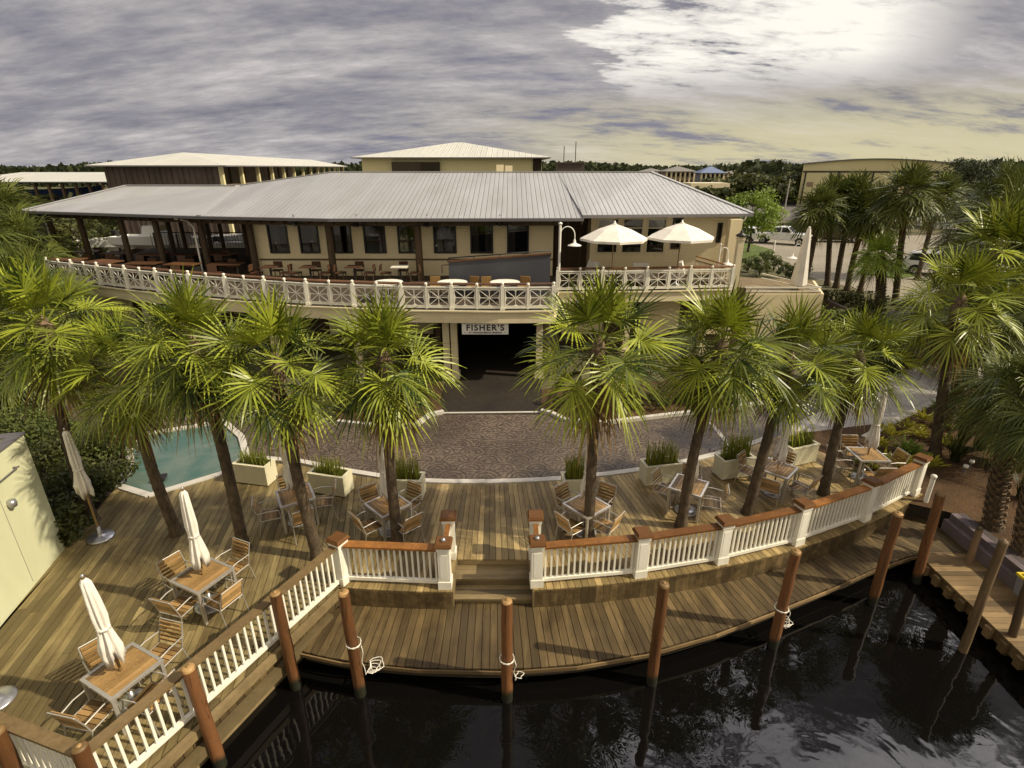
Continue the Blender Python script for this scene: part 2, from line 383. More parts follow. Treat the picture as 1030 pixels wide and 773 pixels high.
M['needles'] = leaf_mat('pine needles', (0.020, 0.030, 0.012), (0.050, 0.062, 0.022), 0.6, 0.1)
M['reed'] = leaf_mat('reed stems', (0.10, 0.125, 0.016), (0.27, 0.28, 0.045))
m = M['bark'] = mat('palm bark', (0.13, 0.095, 0.06), 0.9); b = NB(m)
n1 = b.noise(b.coord((3, 3, 1.2)), 3.0, 6, 0.7); n2 = b.noise(b.coord((1, 1, 14)), 1.2, 4, 0.6, 0.4)
b.col(b.mix(b.ramp(n1, [(0.35, 0.0), (0.65, 1.0)]), (0.036, 0.025, 0.015), (0.120, 0.086, 0.052)))
b.bump(b.math('ADD', n1, n2), 0.8, 0.03)
m = M['boots'] = mat('palm leaf bases', (0.15, 0.10, 0.05), 0.9); b = NB(m)
n1 = b.noise(b.coord((4, 4, 4)), 3.0, 4, 0.7)
b.col(b.mix(b.ramp(n1, [(0.35, 0.0), (0.65, 1.0)]), (0.05, 0.034, 0.02), (0.24, 0.17, 0.10)))
m = M['tree_bark'] = mat('tree bark', (0.06, 0.045, 0.032), 0.95); b = NB(m)
n1 = b.noise(b.coord((5, 5, 1)), 2.0, 5, 0.7)
b.col(b.mix(n1, (0.030, 0.022, 0.016), (0.10, 0.075, 0.055))); b.bump(n1, 0.7, 0.04)

# ---------------------------------------------------------------- mesh builder
class MB:
    def __init__(s):
        s.v = []; s.f = []; s.mi = []; s.sm = []; s.tone = []; s.uv = {}
    def add(s, pts, faces, mi=0, smooth=False, tone=None):
        o = len(s.v); s.v += [tuple(p_) for p_ in pts]
        for f in faces:
            s.f.append(tuple(i + o for i in f)); s.mi.append(mi); s.sm.append(smooth)
            s.tone.append(rnd(0, 1) if tone is None else tone)
        return s
    def box(s, c, size, rz=0.0, mi=0, tone=None, mtx=None, taper=1.0):
        x, y, z = size[0] / 2, size[1] / 2, size[2] / 2
        k = taper
        pts = [Vector(q) for q in ((-x, -y, -z), (x, -y, -z), (x, y, -z), (-x, y, -z), (-x * k, -y * k, z), (x * k, -y * k, z), (x * k, y * k, z), (-x * k, y * k, z))]
        m_ = mtx if mtx is not None else Matrix.Rotation(rz, 3, 'Z')
        c = Vector(c)
        return s.add([m_ @ q + c for q in pts], [(3, 2, 1, 0), (4, 5, 6, 7), (0, 1, 5, 4), (1, 2, 6, 5), (2, 3, 7, 6), (3, 0, 4, 7)], mi, False, rnd(0, 1) if tone is None else tone)
    def bar(s, a, b_, w_, h_, mi=0, up=(0, 0, 1), tone=None):
        """rectangular bar from a to b, w_ wide sideways, h_ high"""
        a, b_ = Vector(a), Vector(b_); d = b_ - a; L = d.length
        if L < 1e-6: return s
        d.normalize(); up = Vector(up)
        sd_ = d.cross(up)
        if sd_.length < 1e-4: sd_ = d.cross(Vector((0, 1, 0)))
        sd_.normalize(); u = sd_.cross(d)
        return s.box((a + b_) / 2, (w_, L, h_), mi=mi, tone=tone, mtx=Matrix((sd_, d, u)).transposed())
    def tube(s, pts, rad, n=8, mi=0, cap=True, tone=None, smooth=True):
        pts = [Vector(q) for q in pts]
        if not isinstance(rad, (list, tuple)): rad = [rad] * len(pts)
        vv, ff = [], []
        d0 = (pts[1] - pts[0]).normalized()
        ref = Vector((1, 0, 0)) if abs(d0.x) < 0.8 else Vector((0, 1, 0))
        for i, q in enumerate(pts):
            d = (pts[min(i + 1, len(pts) - 1)] - pts[max(i - 1, 0)]).normalized()
            x = ref - d * ref.dot(d); x.normalize(); y = d.cross(x); ref = x
            for k in range(n):
                t = 2 * math.pi * k / n
                vv.append(q + (x * math.cos(t) + y * math.sin(t)) * rad[i])
        for i in range(len(pts) - 1):
            for k in range(n):
                ff.append((i * n + k, i * n + (k + 1) % n, (i + 1) * n + (k + 1) % n, (i + 1) * n + k))
        t_ = rnd(0, 1) if tone is None else tone
        s.add(vv, ff, mi, smooth, t_)
        if cap:
            s.add(vv[:n][::-1], [tuple(range(n))], mi, False, t_); s.add(vv[-n:], [tuple(range(n))], mi, False, t_)
        return s
    def lathe(s, prof, n=20, c=(0, 0, 0), mi=0, smooth=True, fold=None, tone=None):
        vv, ff = [], []
        for i, (r, z) in enumerate(prof):
            for k in range(n):
                t = 2 * math.pi * k / n
                q = r * (1 + (fold(t, i) if fold else 0))
                vv.append((c[0] + q * math.cos(t), c[1] + q * math.sin(t), c[2] + z))
        for i in range(len(prof) - 1):
            for k in range(n):
                ff.append((i * n + k, i * n + (k + 1) % n, (i + 1) * n + (k + 1) % n, (i + 1) * n + k))
        return s.add(vv, ff, mi, smooth, rnd(0, 1) if tone is None else tone)
    def prism(s, poly, z0, z1, mi=0, tone=None, bottom=True):
        n = len(poly); a = sum(poly[i][0] * poly[(i + 1) % n][1] - poly[(i + 1) % n][0] * poly[i][1] for i in range(n))
        if a < 0: poly = poly[::-1]
        vv = [(q[0], q[1], z0) for q in poly] + [(q[0], q[1], z1) for q in poly]
        ff = [tuple(range(n, 2 * n))] + ([tuple(range(n))[::-1]] if bottom else []) + [(i, (i + 1) % n, n + (i + 1) % n, n + i) for i in range(n)]
        return s.add(vv, ff, mi, False, rnd(0, 1) if tone is None else tone)
    def slab(s, pts, th, mi=0):
        """extrude a planar 3D outline by th along its normal, downwards"""
        pts = [Vector(q) for q in pts]; nrm = Vector((0, 0, 0)); n = len(pts)
        for i in range(n): nrm += pts[i].cross(pts[(i + 1) % n])
        nrm.normalize()
        vv = pts + [q - nrm * th for q in pts]
        ff = [tuple(range(n)), tuple(range(n, 2 * n))[::-1]] + [(i, n + i, n + (i + 1) % n, (i + 1) % n) for i in range(n)]
        return s.add(vv, ff, mi)
    def build(s, name, mats, parent=None, loc=None, me_only=False):
        me = bpy.data.meshes.new(name)
        me.from_pydata(s.v, [], s.f)
        if not isinstance(mats, (list, tuple)): mats = [mats]
        for m_ in mats: me.materials.append(m_)
        me.polygons.foreach_set('material_index', s.mi)
        me.polygons.foreach_set('use_smooth', s.sm)
        at = me.attributes.new('tone', 'FLOAT', 'FACE'); at.data.foreach_set('value', s.tone)
        me.update()
        if me_only: return me
        o = bpy.data.objects.new(name, me); C.objects.link(o)
        if parent: o.parent = parent
        if loc is not None: o.location = loc
        return o
def tag(o, label=None, cat=None, group=None, kind=None):
    if label: o['label'] = label
    if cat: o['category'] = cat
    if group: o['group'] = group
    if kind: o['kind'] = kind
    return o
def empty(name, loc=(0, 0, 0), rz=0.0):
    o = bpy.data.objects.new(name, None); C.objects.link(o); o.empty_display_size = 0.2
    o.location = loc; o.rotation_euler = (0, 0, rz); return o
def link(name, me, parent=None, loc=None, rz=0.0, scale=None):
    o = bpy.data.objects.new(name, me); C.objects.link(o)
    if parent: o.parent = parent
    if loc is not None: o.location = loc
    if rz: o.rotation_euler = (0, 0, rz)
    if scale is not None: o.scale = scale if isinstance(scale, (tuple, list)) else (scale,) * 3
    return o
def copy_tree(o, parent=None):
    c = o.copy(); C.objects.link(c); c.parent = parent
    for ch in list(o.children): copy_tree(ch, c)
    return c
def struct(o): o['kind'] = 'structure'; return o

# ---------------------------------------------------------------- ground, water, decks
def sheet(name, poly, z, m_, th=None):
    mb = MB(); n = len(poly)
    a = sum(poly[i][0] * poly[(i + 1) % n][1] - poly[(i + 1) % n][0] * poly[i][1] for i in range(n))
    if a < 0: poly = poly[::-1]
    if th: mb.prism(poly, z - th, z)
    else: mb.add([(q[0], q[1], z) for q in poly], [tuple(range(n))])
    return struct(mb.build(name, m_))
CX, CY = -1.10, 30.52                       # centre of the curved front of the terrace
RR = 21.69                                 # radius of the railing line
RE = 21.88                                 # deck edge
RK = 17.85                                 # kerb between terrace and drive
ZD = -0.45                                 # lower dock level
ZW = -0.90                                 # water level
def arc(r, deg, z=0.0):
    t = R(deg); return Vector((CX + r * math.sin(t), CY - r * math.cos(t), z))

sheet('harbour_water', [(-900, -900), (900, -900), (900, 20), (-900, 20)], ZW, M['water'])
sd0, sd1 = P(926, 560, ZD), P(983, 615, ZD)              # water edge of the side dock
sdir = (sd1 - sd0).normalized(); snrm = Vector((-sdir.y, sdir.x, 0))
if snrm.x < 0: snrm = -snrm
back = sd0 - sdir * 0.15
wid = ((P(947, 525, ZD) - sd0).dot(snrm) + (P(1017, 604, ZD) - sd0).dot(snrm)) / 2
_s0 = back + snrm * (wid + .55) - sdir * .9; _s1 = back + snrm * (wid + .55) + sdir * 9
shore = [(-2500, 8.0), (-9.7, 8.6), (-5.2, 10.3), (-4.0, 11.6)] + [tuple(arc(19.0, a)[:2]) for a in range(-6, 30, 4)] + [(_s0.x, _s0.y), (_s1.x, _s1.y), (_s1.x, -14), (2500, -20)]
sheet('ground', shore + [(3500, 3500), (-3500, 3500)], -0.06, M['ground'])
mb = MB()
for i in range(len(shore) - 1):
    a_, b_ = shore[i], shore[i + 1]
    mb.add([(a_[0], a_[1], -3), (b_[0], b_[1], -3), (b_[0], b_[1], -0.062), (a_[0], a_[1], -0.062)], [(0, 1, 2, 3)])
struct(mb.build('bank', M['bank']))

# boards clipped to an outline
def clip_half(poly, nx, ny, d, keep_less):
    out_ = []; n = len(poly)
    for i in range(n):
        a, b_ = poly[i], poly[(i + 1) % n]
        da, db = a[0] * nx + a[1] * ny - d, b_[0] * nx + b_[1] * ny - d
        if keep_less: da, db = -da, -db
        if da >= 0: out_.append(a)
        if (da >= 0) != (db >= 0):
            t = da / (da - db); out_.append((a[0] + (b_[0] - a[0]) * t, a[1] + (b_[1] - a[1]) * t))
    return out_
def boards(mb, poly, ang, width, gap, z, th=0.03, seg=(2.4, 4.8)):
    dx_, dy_ = math.cos(ang), math.sin(ang); nx, ny = -dy_, dx_
    us = [q[0] * nx + q[1] * ny for q in poly]; vs_ = [q[0] * dx_ + q[1] * dy_ for q in poly]
    u = min(us)
    while u < max(us):
        s_ = clip_half(clip_half(poly, nx, ny, u, False), nx, ny, u + width - gap, True)
        if len(s_) >= 3:
            v0 = min(vs_) - rnd(0, 3)
            while v0 < max(vs_):
                v1 = v0 + rnd(*seg)
                t_ = clip_half(clip_half(s_, dx_, dy_, v0, False), dx_, dy_, v1 - 0.004, True)
                if len(t_) >= 3:
                    ar = abs(sum(t_[i][0] * t_[(i + 1) % len(t_)][1] - t_[(i + 1) % len(t_)][0] * t_[i][1] for i in range(len(t_))))
                    if ar > 0.01: mb.prism(t_, z - th, z + rnd(-0.0015, 0.0015), bottom=False)
                v0 = v1
        u += width
    return mb
# outline of the left terrace (world points from the level z = 0)
p_newel = arc(RE, -6.5)
_ci = P(84, 757, .95); _cl = P(0, 724, .95)            # the rail corner and its return, seen at cap height
_rd = (arc(RR, -6.6) - Vector((_ci.x, _ci.y, 0))).normalized(); _ro = Vector((_rd.y, -_rd.x, 0))
p_corner = Vector((_ci.x, _ci.y, 0)) + _ro * 0.16 - _rd * 0.12
p_left = p_corner + Vector((_cl.x - _ci.x, _cl.y - _ci.y, 0))
dirL = (p_left - p_corner).normalized()
p_farl = p_corner + dirL * 5
wall_a, wall_b = P(66, 551), P(0, 631)
wall_dir = (wall_b - wall_a).normalized()
wall_c = wall_a + wall_dir * 9
k1 = arc(RK, -6.5)
pool_pts = [P(118, 489), P(150, 499), P(226, 476), P(268, 462)]
left_poly = [p_newel, p_corner, p_farl, wall_c, wall_a, P(98, 512), P(118, 489), P(150, 499), P(226, 476), P(262, 465), P(300, 468), P(350, 477), k1]
left_poly = [(q.x, q.y) for q in left_poly]
railang = math.atan2(p_newel.y - p_corner.y, p_newel.x - p_corner.x)
def cut_holes(name, mb, m_): return struct(mb.build(name, m_))
deck_l = struct(boards(MB(), left_poly, BOARD_A, 0.143, 0.012, 0.0).build('left_terrace', M['deck_left']))
mb = MB(); mb.prism(left_poly, -0.30, -0.034); struct(mb.build('left_terrace_joists', M['joist']))
# middle and right terrace: boards run out from the drive to the water
mb = MB(); mbj = MB()
A0, A1 = -6.5, 33.1
STX0, STX1 = -1.24, 0.46                   # stair opening
STY = 9.62
nb = int(R(A1 - A0) * RE / 0.147)
for i in range(nb):
    a0 = A0 + (A1 - A0) * i / nb; a1 = A0 + (A1 - A0) * (i + 1) / nb - math.degrees(0.011 / RE)
    am = (a0 + a1) / 2; xo = arc(RE, am).x
    q0, q1 = arc(RK, a0), arc(RK, a1); r0, r1 = arc(RE, a0), arc(RE, a1)
    if STX0 < xo < STX1:
        r0 = arc((CY - STY) / math.cos(R(a0)), a0); r1 = arc((CY - STY) / math.cos(R(a1)), a1)
    cuts = [0.0] + sorted([rnd(0.25, 0.75)] if random.random() < 0.7 else []) + [1.0]
    for c0, c1_ in zip(cuts[:-1], cuts[1:]):
        L = (r0 - q0).length; g_ = 0.002 / L
        mb.prism([(q.x, q.y) for q in (q0.lerp(r0, c0 + g_), q1.lerp(r1, c0 + g_), q1.lerp(r1, c1_ - g_), q0.lerp(r0, c1_ - g_))], -0.03, rnd(-0.0015, 0.0015), bottom=False)
struct(mb.build('middle_terrace', M['deck_mid']))
def arcpoly(r0, r1, a0, a1, n=20):
    return [tuple(arc(r0, a0 + (a1 - a0) * i / n)[:2]) for i in range(n + 1)] + [tuple(arc(r1, a1 + (a0 - a1) * i / n)[:2]) for i in range(n + 1)]
dst0 = math.degrees(math.asin((STX0 - CX) / RE)); dst1 = math.degrees(math.asin((STX1 - CX) / RE))
mbj.prism(arcpoly(RK, RE - 0.02, A0, dst0), -0.30, -0.034); mbj.prism(arcpoly(RK, RE - 0.02, dst1, A1), -0.30, -0.034)
mbj.prism([(STX0, 12.5), (STX1, 12.5), (STX1, STY + 0.03), (STX0, STY + 0.03)], -0.30, -0.034)
struct(mbj.build('terrace_joists', M['joist']))
# fascia boards under the edge
mb = MB()
def fascia(a0, a1):
    n = max(2, int(R(a1 - a0) * RE / 0.16))
    for i in range(n):
        u0 = a0 + (a1 - a0) * i / n; u1 = a0 + (a1 - a0) * (i + 1) / n - 0.012
        q = [arc(RE - 0.03, u0), arc(RE - 0.03, u1), arc(RE + 0.005, u1), arc(RE + 0.005, u0)]
        mb.prism([(v.x, v.y) for v in q], ZD + 0.003, -0.045)
fascia(A0, dst0); fascia(dst1, A1)
e_ = p_corner - p_newel
for i in range(int(e_.length / 0.16)):
    a_ = p_newel + e_ * (i * 0.16 / e_.length); b2 = p_newel + e_ * ((i * 0.16 + 0.15) / e_.length)
    mb.bar((a_.x, a_.y, -0.245), (b2.x, b2.y, -0.245), 0.03, 0.40)
e2 = p_farl - p_corner
mb.bar((p_corner.x, p_corner.y, -0.245), (p_farl.x, p_farl.y, -0.245), 0.03, 0.40)
struct(mb.build('terrace_fascia', M['dock_wood']))
# whaler beams on the outer left edge
nL = Vector((e_.y, -e_.x, 0)).normalized()
if nL.x < 0: nL = -nL
mb = MB()
mb.bar(p_corner + nL * 0.05 + Vector((0, 0, -0.12)), p_newel + nL * 0.05 + Vector((0, 0, -0.12)), 0.09, 0.16)
mb.bar(p_corner + nL * 0.13 + Vector((0, 0, -0.46)), p_newel + nL * 0.13 + Vector((-.2, -.3, -0.46)), 0.12, 0.20)
mb.bar(p_corner - nL * 0.05 + Vector((0, 0, -0.62)), p_newel - nL * 0.05 + Vector((-.2, -.3, -0.62)), 0.06, 0.7)
struct(mb.build('dock_beam', M['step_wood']))

# steps
mb = MB()
for k, (y0, y1, z) in enumerate([(9.18, STY, -0.15), (8.76, 9.18, -0.30)]):
    for j in range(3):
        w_ = (y1 - y0) / 3; mb.box(((STX0 + STX1) / 2, y0 + w_ * (j + .5), z - 0.02), (STX1 - STX0 - 0.02, w_ - 0.006, 0.04))
for y, z in ((STY, -0.09), (9.18, -0.245), (8.79, -0.39)):
    mb.box(((STX0 + STX1) / 2, y + 0.012, z), (STX1 - STX0 - 0.02, 0.02, 0.11))
for x in (STX0 + 0.02, STX1 - 0.02): mb.box((x, 9.15, -0.24), (0.04, 0.95, 0.41))
struct(mb.build('steps', M['step_wood']))

# lower dock
outer_px = [(290, 652), (345, 664), (420, 671), (510, 673), (580, 668), (650, 656), (720, 636), (780, 613), (830, 593), (880, 571), (912, 560), (926, 557)]
outer = [P(x, y, ZD) for x, y in outer_px]
def polar(q): return math.degrees(math.atan2(q.x - CX, CY - q.y)), math.hypot(q.x - CX, CY - q.y)
pol = [polar(q) for q in outer]
def rout(a):
    for (a0, r0), (a1, r1) in zip(pol[:-1], pol[1:]):
        if a0 <= a <= a1: return r0 + (r1 - r0) * (a - a0) / (a1 - a0)
    return pol[0][1] if a < pol[0][0] else pol[-1][1]
def rin(a):
    q = arc(RE, a)
    if STX0 < q.x < STX1: return (CY - 8.80) / math.cos(R(a))
    if a < A0:                              # the left end meets the slanting edge of the terrace
        for k in range(260):
            r = RE - 0.6 + k * 0.01
            p_ = arc(r, a); rel = p_ - p_newel
            if rel.dot(nL) >= 0.0: return r
        return None
    return RE + 0.006
D0, D1 = pol[0][0], pol[-1][0]
mb = MB(); nb = int(R(D1 - D0) * 22.6 / 0.150)
dockpoly_o, dockpoly_i = [], []
for i in range(nb):
    a0 = D0 + (D1 - D0) * i / nb; a1 = D0 + (D1 - D0) * (i + 1) / nb - 0.030
    ri0, ri1 = rin(a0), rin(a1)
    if ri0 is None or ri1 is None: continue
    ro0, ro1 = rout(a0) + rnd(-.01, .01), rout(a1) + rnd(-.01, .01)
    if ro0 < ri0 + 0.05 or ro1 < ri1 + 0.05: continue
    mb.prism([tuple(arc(r, a)[:2]) for r, a in ((ri0, a0), (ri1, a1), (ro1, a1), (ro0, a0))], ZD - 0.04, ZD + rnd(-0.003, 0.003), bottom=False)
    dockpoly_o.append(arc(rout(a0) - 0.05, a0)); dockpoly_i.append(arc(ri0, a0))
struct(mb.build('lower_dock', M['dock_wood']))
mb = MB()
for k in range(len(dockpoly_o) - 1):
    a_, b2, c_, d2 = dockpoly_i[k], dockpoly_i[k + 1], dockpoly_o[k + 1], dockpoly_o[k]
    mb.prism([(q.x, q.y) for q in (a_, b2, c_, d2)], ZD - 0.28, ZD - 0.045)
struct(mb.build('lower_dock_frame', M['joist']))
mb = MB()
for q0, q1 in zip(outer[:-1], outer[1:]): mb.bar(q0 + Vector((0, -0.045, -0.055)), q1 + Vector((0, -0.045, -0.055)), 0.03, 0.07)
struct(mb.build('dock_edge_strip', M['side_dock']))

# right dock, running along the bank towards the camera
sp_poly = [(q.x, q.y) for q in (back, back + snrm * wid, back + snrm * wid + sdir * 8, back + sdir * 8)]
struct(boards(MB(), sp_poly, math.atan2(snrm.y, snrm.x), 0.15, 0.007, ZD + 0.012, 0.04, (4, 5)).build('side_dock', M['side_dock']))
dock_link = [tuple(arc(RE + 0.01, 27.0)[:2]), tuple(arc(RE + 0.01, A1 - 0.3)[:2]), (back + snrm * wid).to_tuple()[:2], (back + snrm * 0.0).to_tuple()[:2]]
struct(boards(MB(), dock_link, math.atan2(sdir.y, sdir.x) + 0.5, 0.15, 0.007, ZD + 0.02, 0.05, (4, 5)).build('dock_corner', M['dock_wood']))
mb = MB()
for i in range(22):                         # stub ends of the joists over the water
    q = sd0 + sdir * (0.25 + i * 0.36) - snrm * 0.02
    mb.box((q.x, q.y, ZD - 0.17), (0.14, 0.10, 0.24), math.atan2(sdir.y, sdir.x))
mb.prism([(q.x, q.y) for q in (back + snrm * 0.06, back + snrm * wid, back + snrm * wid + sdir * 8, back + snrm * 0.06 + sdir * 8)], ZD - 0.3, ZD - 0.035)
struct(mb.build('side_dock_frame', M['side_dock']))
mb = MB()
w0 = back + snrm * (wid + 0.02) - sdir * 0.2
_b0 = w0 - sdir * .7
for d_, z_, w_, h_ in ((.05, -.32, .13, .36), (.20, -.20, .16, .44), (.37, -.09, .17, .22)):
    mb.bar(_b0 + snrm * d_ + Vector((0, 0, z_ - ZD)), _b0 + snrm * d_ + sdir * 9 + Vector((0, 0, z_ - ZD)), w_, h_)
mb.bar(_b0 + snrm * .10 + Vector((0, 0, -.85 - ZD)), _b0 + snrm * .10 + sdir * 9 + Vector((0, 0, -.85 - ZD)), .3, .66)
tag(mb.build('retaining_wall', M['timber_wall']), 'stepped purple grey timber retaining wall along the side dock', 'wall')

# drive, kerbs, concrete walk, beds
kerb_near = [P(0, 452), P(60, 452)] if False else []
near = [arc(RK - 0.02, a) for a in range(-6, 31, 3)]
far_px = [(-60, 395), (0, 402), (120, 412), (240, 425), (340, 425), (395, 431), (419, 428), (432, 418), (446, 415), (544, 414), (554, 416), (568, 423), (608, 426), (666, 419), (725, 412), (780, 404)]
far = [P(x, y) for x, y in far_px]
drive = [(q.x, q.y) for q in [Vector((-26, 18.5, 0)), P(0, 432), P(60, 438), P(118, 455), P(150, 466), P(226, 462), P(300, 466)] + near + [P(800, 440), P(866, 436)]]
drive += [(q.x, q.y) for q in [P(885, 388), P(860, 385)] + far[::-1]] + [(-26, 21)]
sheet('driveway', drive, -0.03, M['paver'])
# entrance floor under the balcony
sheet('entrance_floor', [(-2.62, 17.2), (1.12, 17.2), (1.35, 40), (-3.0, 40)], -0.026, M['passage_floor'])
wk = [P(770, 452), P(866, 441), P(905, 420), P(960, 394), P(1010, 371), P(1060, 349), P(1060, 331), P(1000, 349), P(940, 366), P(885, 383), P(850, 402), P(800, 425)]
sheet('concrete_drive', [(q.x, q.y) for q in wk], -0.022, M['concrete'])
mb = MB()
def kerb(pts, w_=0.16, h0=-0.06, h1=0.03):
    for a_, b2 in zip(pts[:-1], pts[1:]):
        a_, b2 = Vector(a_), Vector(b2); ex = (b2 - a_).normalized() * 0.004
        mb.bar((a_.x - ex.x, a_.y - ex.y, (h0 + h1) / 2), (b2.x + ex.x, b2.y + ex.y, (h0 + h1) / 2), w_, h1 - h0 + rnd(-.001, .001))
kerb([P(262, 461), P(300, 464), P(350, 474)] + [arc(RK - 0.11, a) for a in range(-6, 34, 2)], 0.19)
kerb(far[4:8], 0.16, -0.06, 0.08); kerb(far[10:], 0.16, -0.06, 0.08); kerb(far[8:10], 0.10, -0.06, -0.012)
kerb(far[7:9], 0.16, -0.06, 0.08); kerb(far[9:11], 0.16, -0.06, 0.08)
kerb([P(870, 440), P(905, 421), P(960, 395), P(1010, 372), P(1060, 350)], 0.22, -0.06, 0.02)
kerb([P(878, 385), P(940, 367), P(1000, 350), P(1060, 332)], 0.22, -0.06, 0.02)
kerb([P(797, 438), P(845, 402)], 0.16, -0.06, -0.012); kerb([P(915, 378), P(948, 400)], 0.14, -0.06, -0.012); kerb([P(852, 402), P(882, 430)], 0.16, -0.06, -0.0125); kerb([P(975, 358), P(998, 371)], 0.14, -0.06, -0.012)
kerb([P(740, 455), P(715, 425)], 0.14, -0.06, -0.012)
struct(mb.build('kerb', M['kerb']))
# pool
pool = [P(118, 489), P(150, 499), P(226, 476), P(250, 466), P(243, 440), P(225, 424), P(140, 438), P(130, 452), P(131, 470)]
sheet('pool', [(q.x, q.y) for q in pool], -0.024, M['pool'])
mb = MB(); kerb(pool + [pool[0]], 0.20, -0.06, 0.035)
struct(mb.build('pool_coping', M['kerb']))
q = P(160, 482); mb = MB(); mb.box((q.x, q.y, 0.03), (0.34, 0.34, 0.06), 0.3)
for k in range(-2, 3): mb.box((q.x + 0.06 * k, q.y + 0.018 * k, 0.066), (0.03, 0.32, 0.014), 0.3)
tag(mb.build('pool_skimmer', M['dark_metal']), 'black square grate standing in the pool edge', 'grate')
# mulch bed on the right bank
bed = [_s0 + sdir * .1, arc(RE - .6, A1 - 3), arc(RE - 0.1, A1 - 0.2), arc(RK, A1), P(905, 423), P(960, 397), P(1010, 374), P(1060, 352), Vector((40, 20, 0)), Vector((40, -10, 0)), w0 + snrm * 0.45 + sdir * 8, w0 + snrm * 0.45 - sdir * .7]
sheet('mulch_bed', [(q.x, q.y) for q in bed], -0.015, M['mulch'])
bed2 = far[4:9] + [Vector((-2.66, 18.4, 0)), P(446, 385), P(330, 385)]
sheet('entrance_bed', [(q.x, q.y) for q in bed2], -0.012, M['mulch'])
bed3 = far[9:] + [P(780, 380), P(600, 385), Vector((1.16, 19.5, 0))]
sheet('entrance_bed', [(q.x, q.y) for q in bed3], -0.0125, M['mulch'])
# left bed under the hedge
sheet('hedge_bed', [(q.x, q.y) for q in [P(98, 512), P(118, 489), P(131, 470), P(130, 452), P(118, 455), P(60, 438), P(0, 432), Vector((-26, 18.4, 0)), Vector((-26, 10, 0)), wall_a]], -0.02, M['soil'])
# parking lot, far road, lawns
sheet('parking_lot', [(q.x, q.y) for q in [P(752, 262), P(800, 275), P(870, 292), P(925, 305), P(1200, 330), P(1200, 236), P(960, 236), P(850, 238), P(742, 236)]], -0.045, M['lot'])
sheet('far_road', [(q.x, q.y) for q in [P(700, 220), P(780, 221), P(1300, 236), P(1300, 232), P(860, 216), P(800, 205), P(700, 205)]], -0.041, M['asphalt'])
sheet('lawn_island', [(q.x, q.y) for q in [P(735, 262), P(775, 258), P(778, 252), P(752, 245), P(735, 246)]], 0.05, M['lawn'], 0.11)
sheet('lawn_island', [(q.x, q.y) for q in [P(862, 275), P(905, 280), P(925, 277), P(915, 270), P(870, 267)]], 0.05, M['lawn'], 0.11)
sheet('marina_yard', [(-120, 36), (-10, 36), (-10, 130), (-120, 130)], -0.043, M['lot'])

# ---------------------------------------------------------------- restaurant building
def bp(mb, name, mats, root):
    o = mb.build(name, mats, root); o.location = -root.location; return o
def faces_uv(mb_list, name, mats, root=None):
    """roof builder: list of (points, eave direction); solid sheet with ribs (0), underside (1), edge (2)"""
    vv, ff, mi, uv = [], [], [], []
    th = 0.10
    for pts, ed in mb_list:
        pts = [Vector(q) for q in pts]; ed = Vector(ed).normalized()
        nrm = (pts[1] - pts[0]).cross(pts[2] - pts[0]).normalized()
        if nrm.z < 0: pts = pts[::-1]; nrm = -nrm
        up = nrm.cross(ed); n = len(pts); o = len(vv)
        vv += [tuple(q) for q in pts] + [tuple(q - Vector((0, 0, th))) for q in pts]
        for k in range(1, n - 1):
            ff.append((o, o + k, o + k + 1)); mi.append(0); uv.append([(q.dot(ed), q.dot(up)) for q in (pts[0], pts[k], pts[k + 1])])
            ff.append((o + n, o + n + k + 1, o + n + k)); mi.append(1); uv.append([(0, 0)] * 3)
        for i in range(n):
            j = (i + 1) % n
            ff.append((o + i, o + n + i, o + n + j, o + j)); mi.append(2); uv.append([(0, 0)] * 4)
    me = bpy.data.meshes.new(name); me.from_pydata(vv, [], ff)
    for m_ in mats: me.materials.append(m_)
    me.polygons.foreach_set('material_index', mi)
    l_ = me.uv_layers.new(name='UVMap'); k = 0
    for u in uv:
        for q in u: l_.data[k].uv = q; k += 1
    me.update()
    o = bpy.data.objects.new(name, me); C.objects.link(o)
    if root: o.parent = root; o.location = -root.location
    return o
m = M['pane'] = mat('window pane', (0.02, 0.02, 0.02), 0.05); b = NB(m)
tb = b.n('ShaderNodeBsdfTransparent'); tb.inputs[0].default_value = (0.35, 0.35, 0.34, 1)
gl = b.n('ShaderNodeBsdfGlossy'); gl.inputs['Roughness'].default_value = 0.04; gl.inputs[0].default_value = (0.8, 0.8, 0.8, 1)
fr = b.n('ShaderNodeFresnel'); mx = b.n('ShaderNodeMixShader')
b.l(b.math('ADD', fr.outputs[0], 0.05), mx.inputs[0]); b.l(tb.outputs[0], mx.inputs[1]); b.l(gl.outputs[0], mx.inputs[2])
b.l(mx.outputs[0], [n for n in b.t.nodes if n.type == 'OUTPUT_MATERIAL'][0].inputs[0])

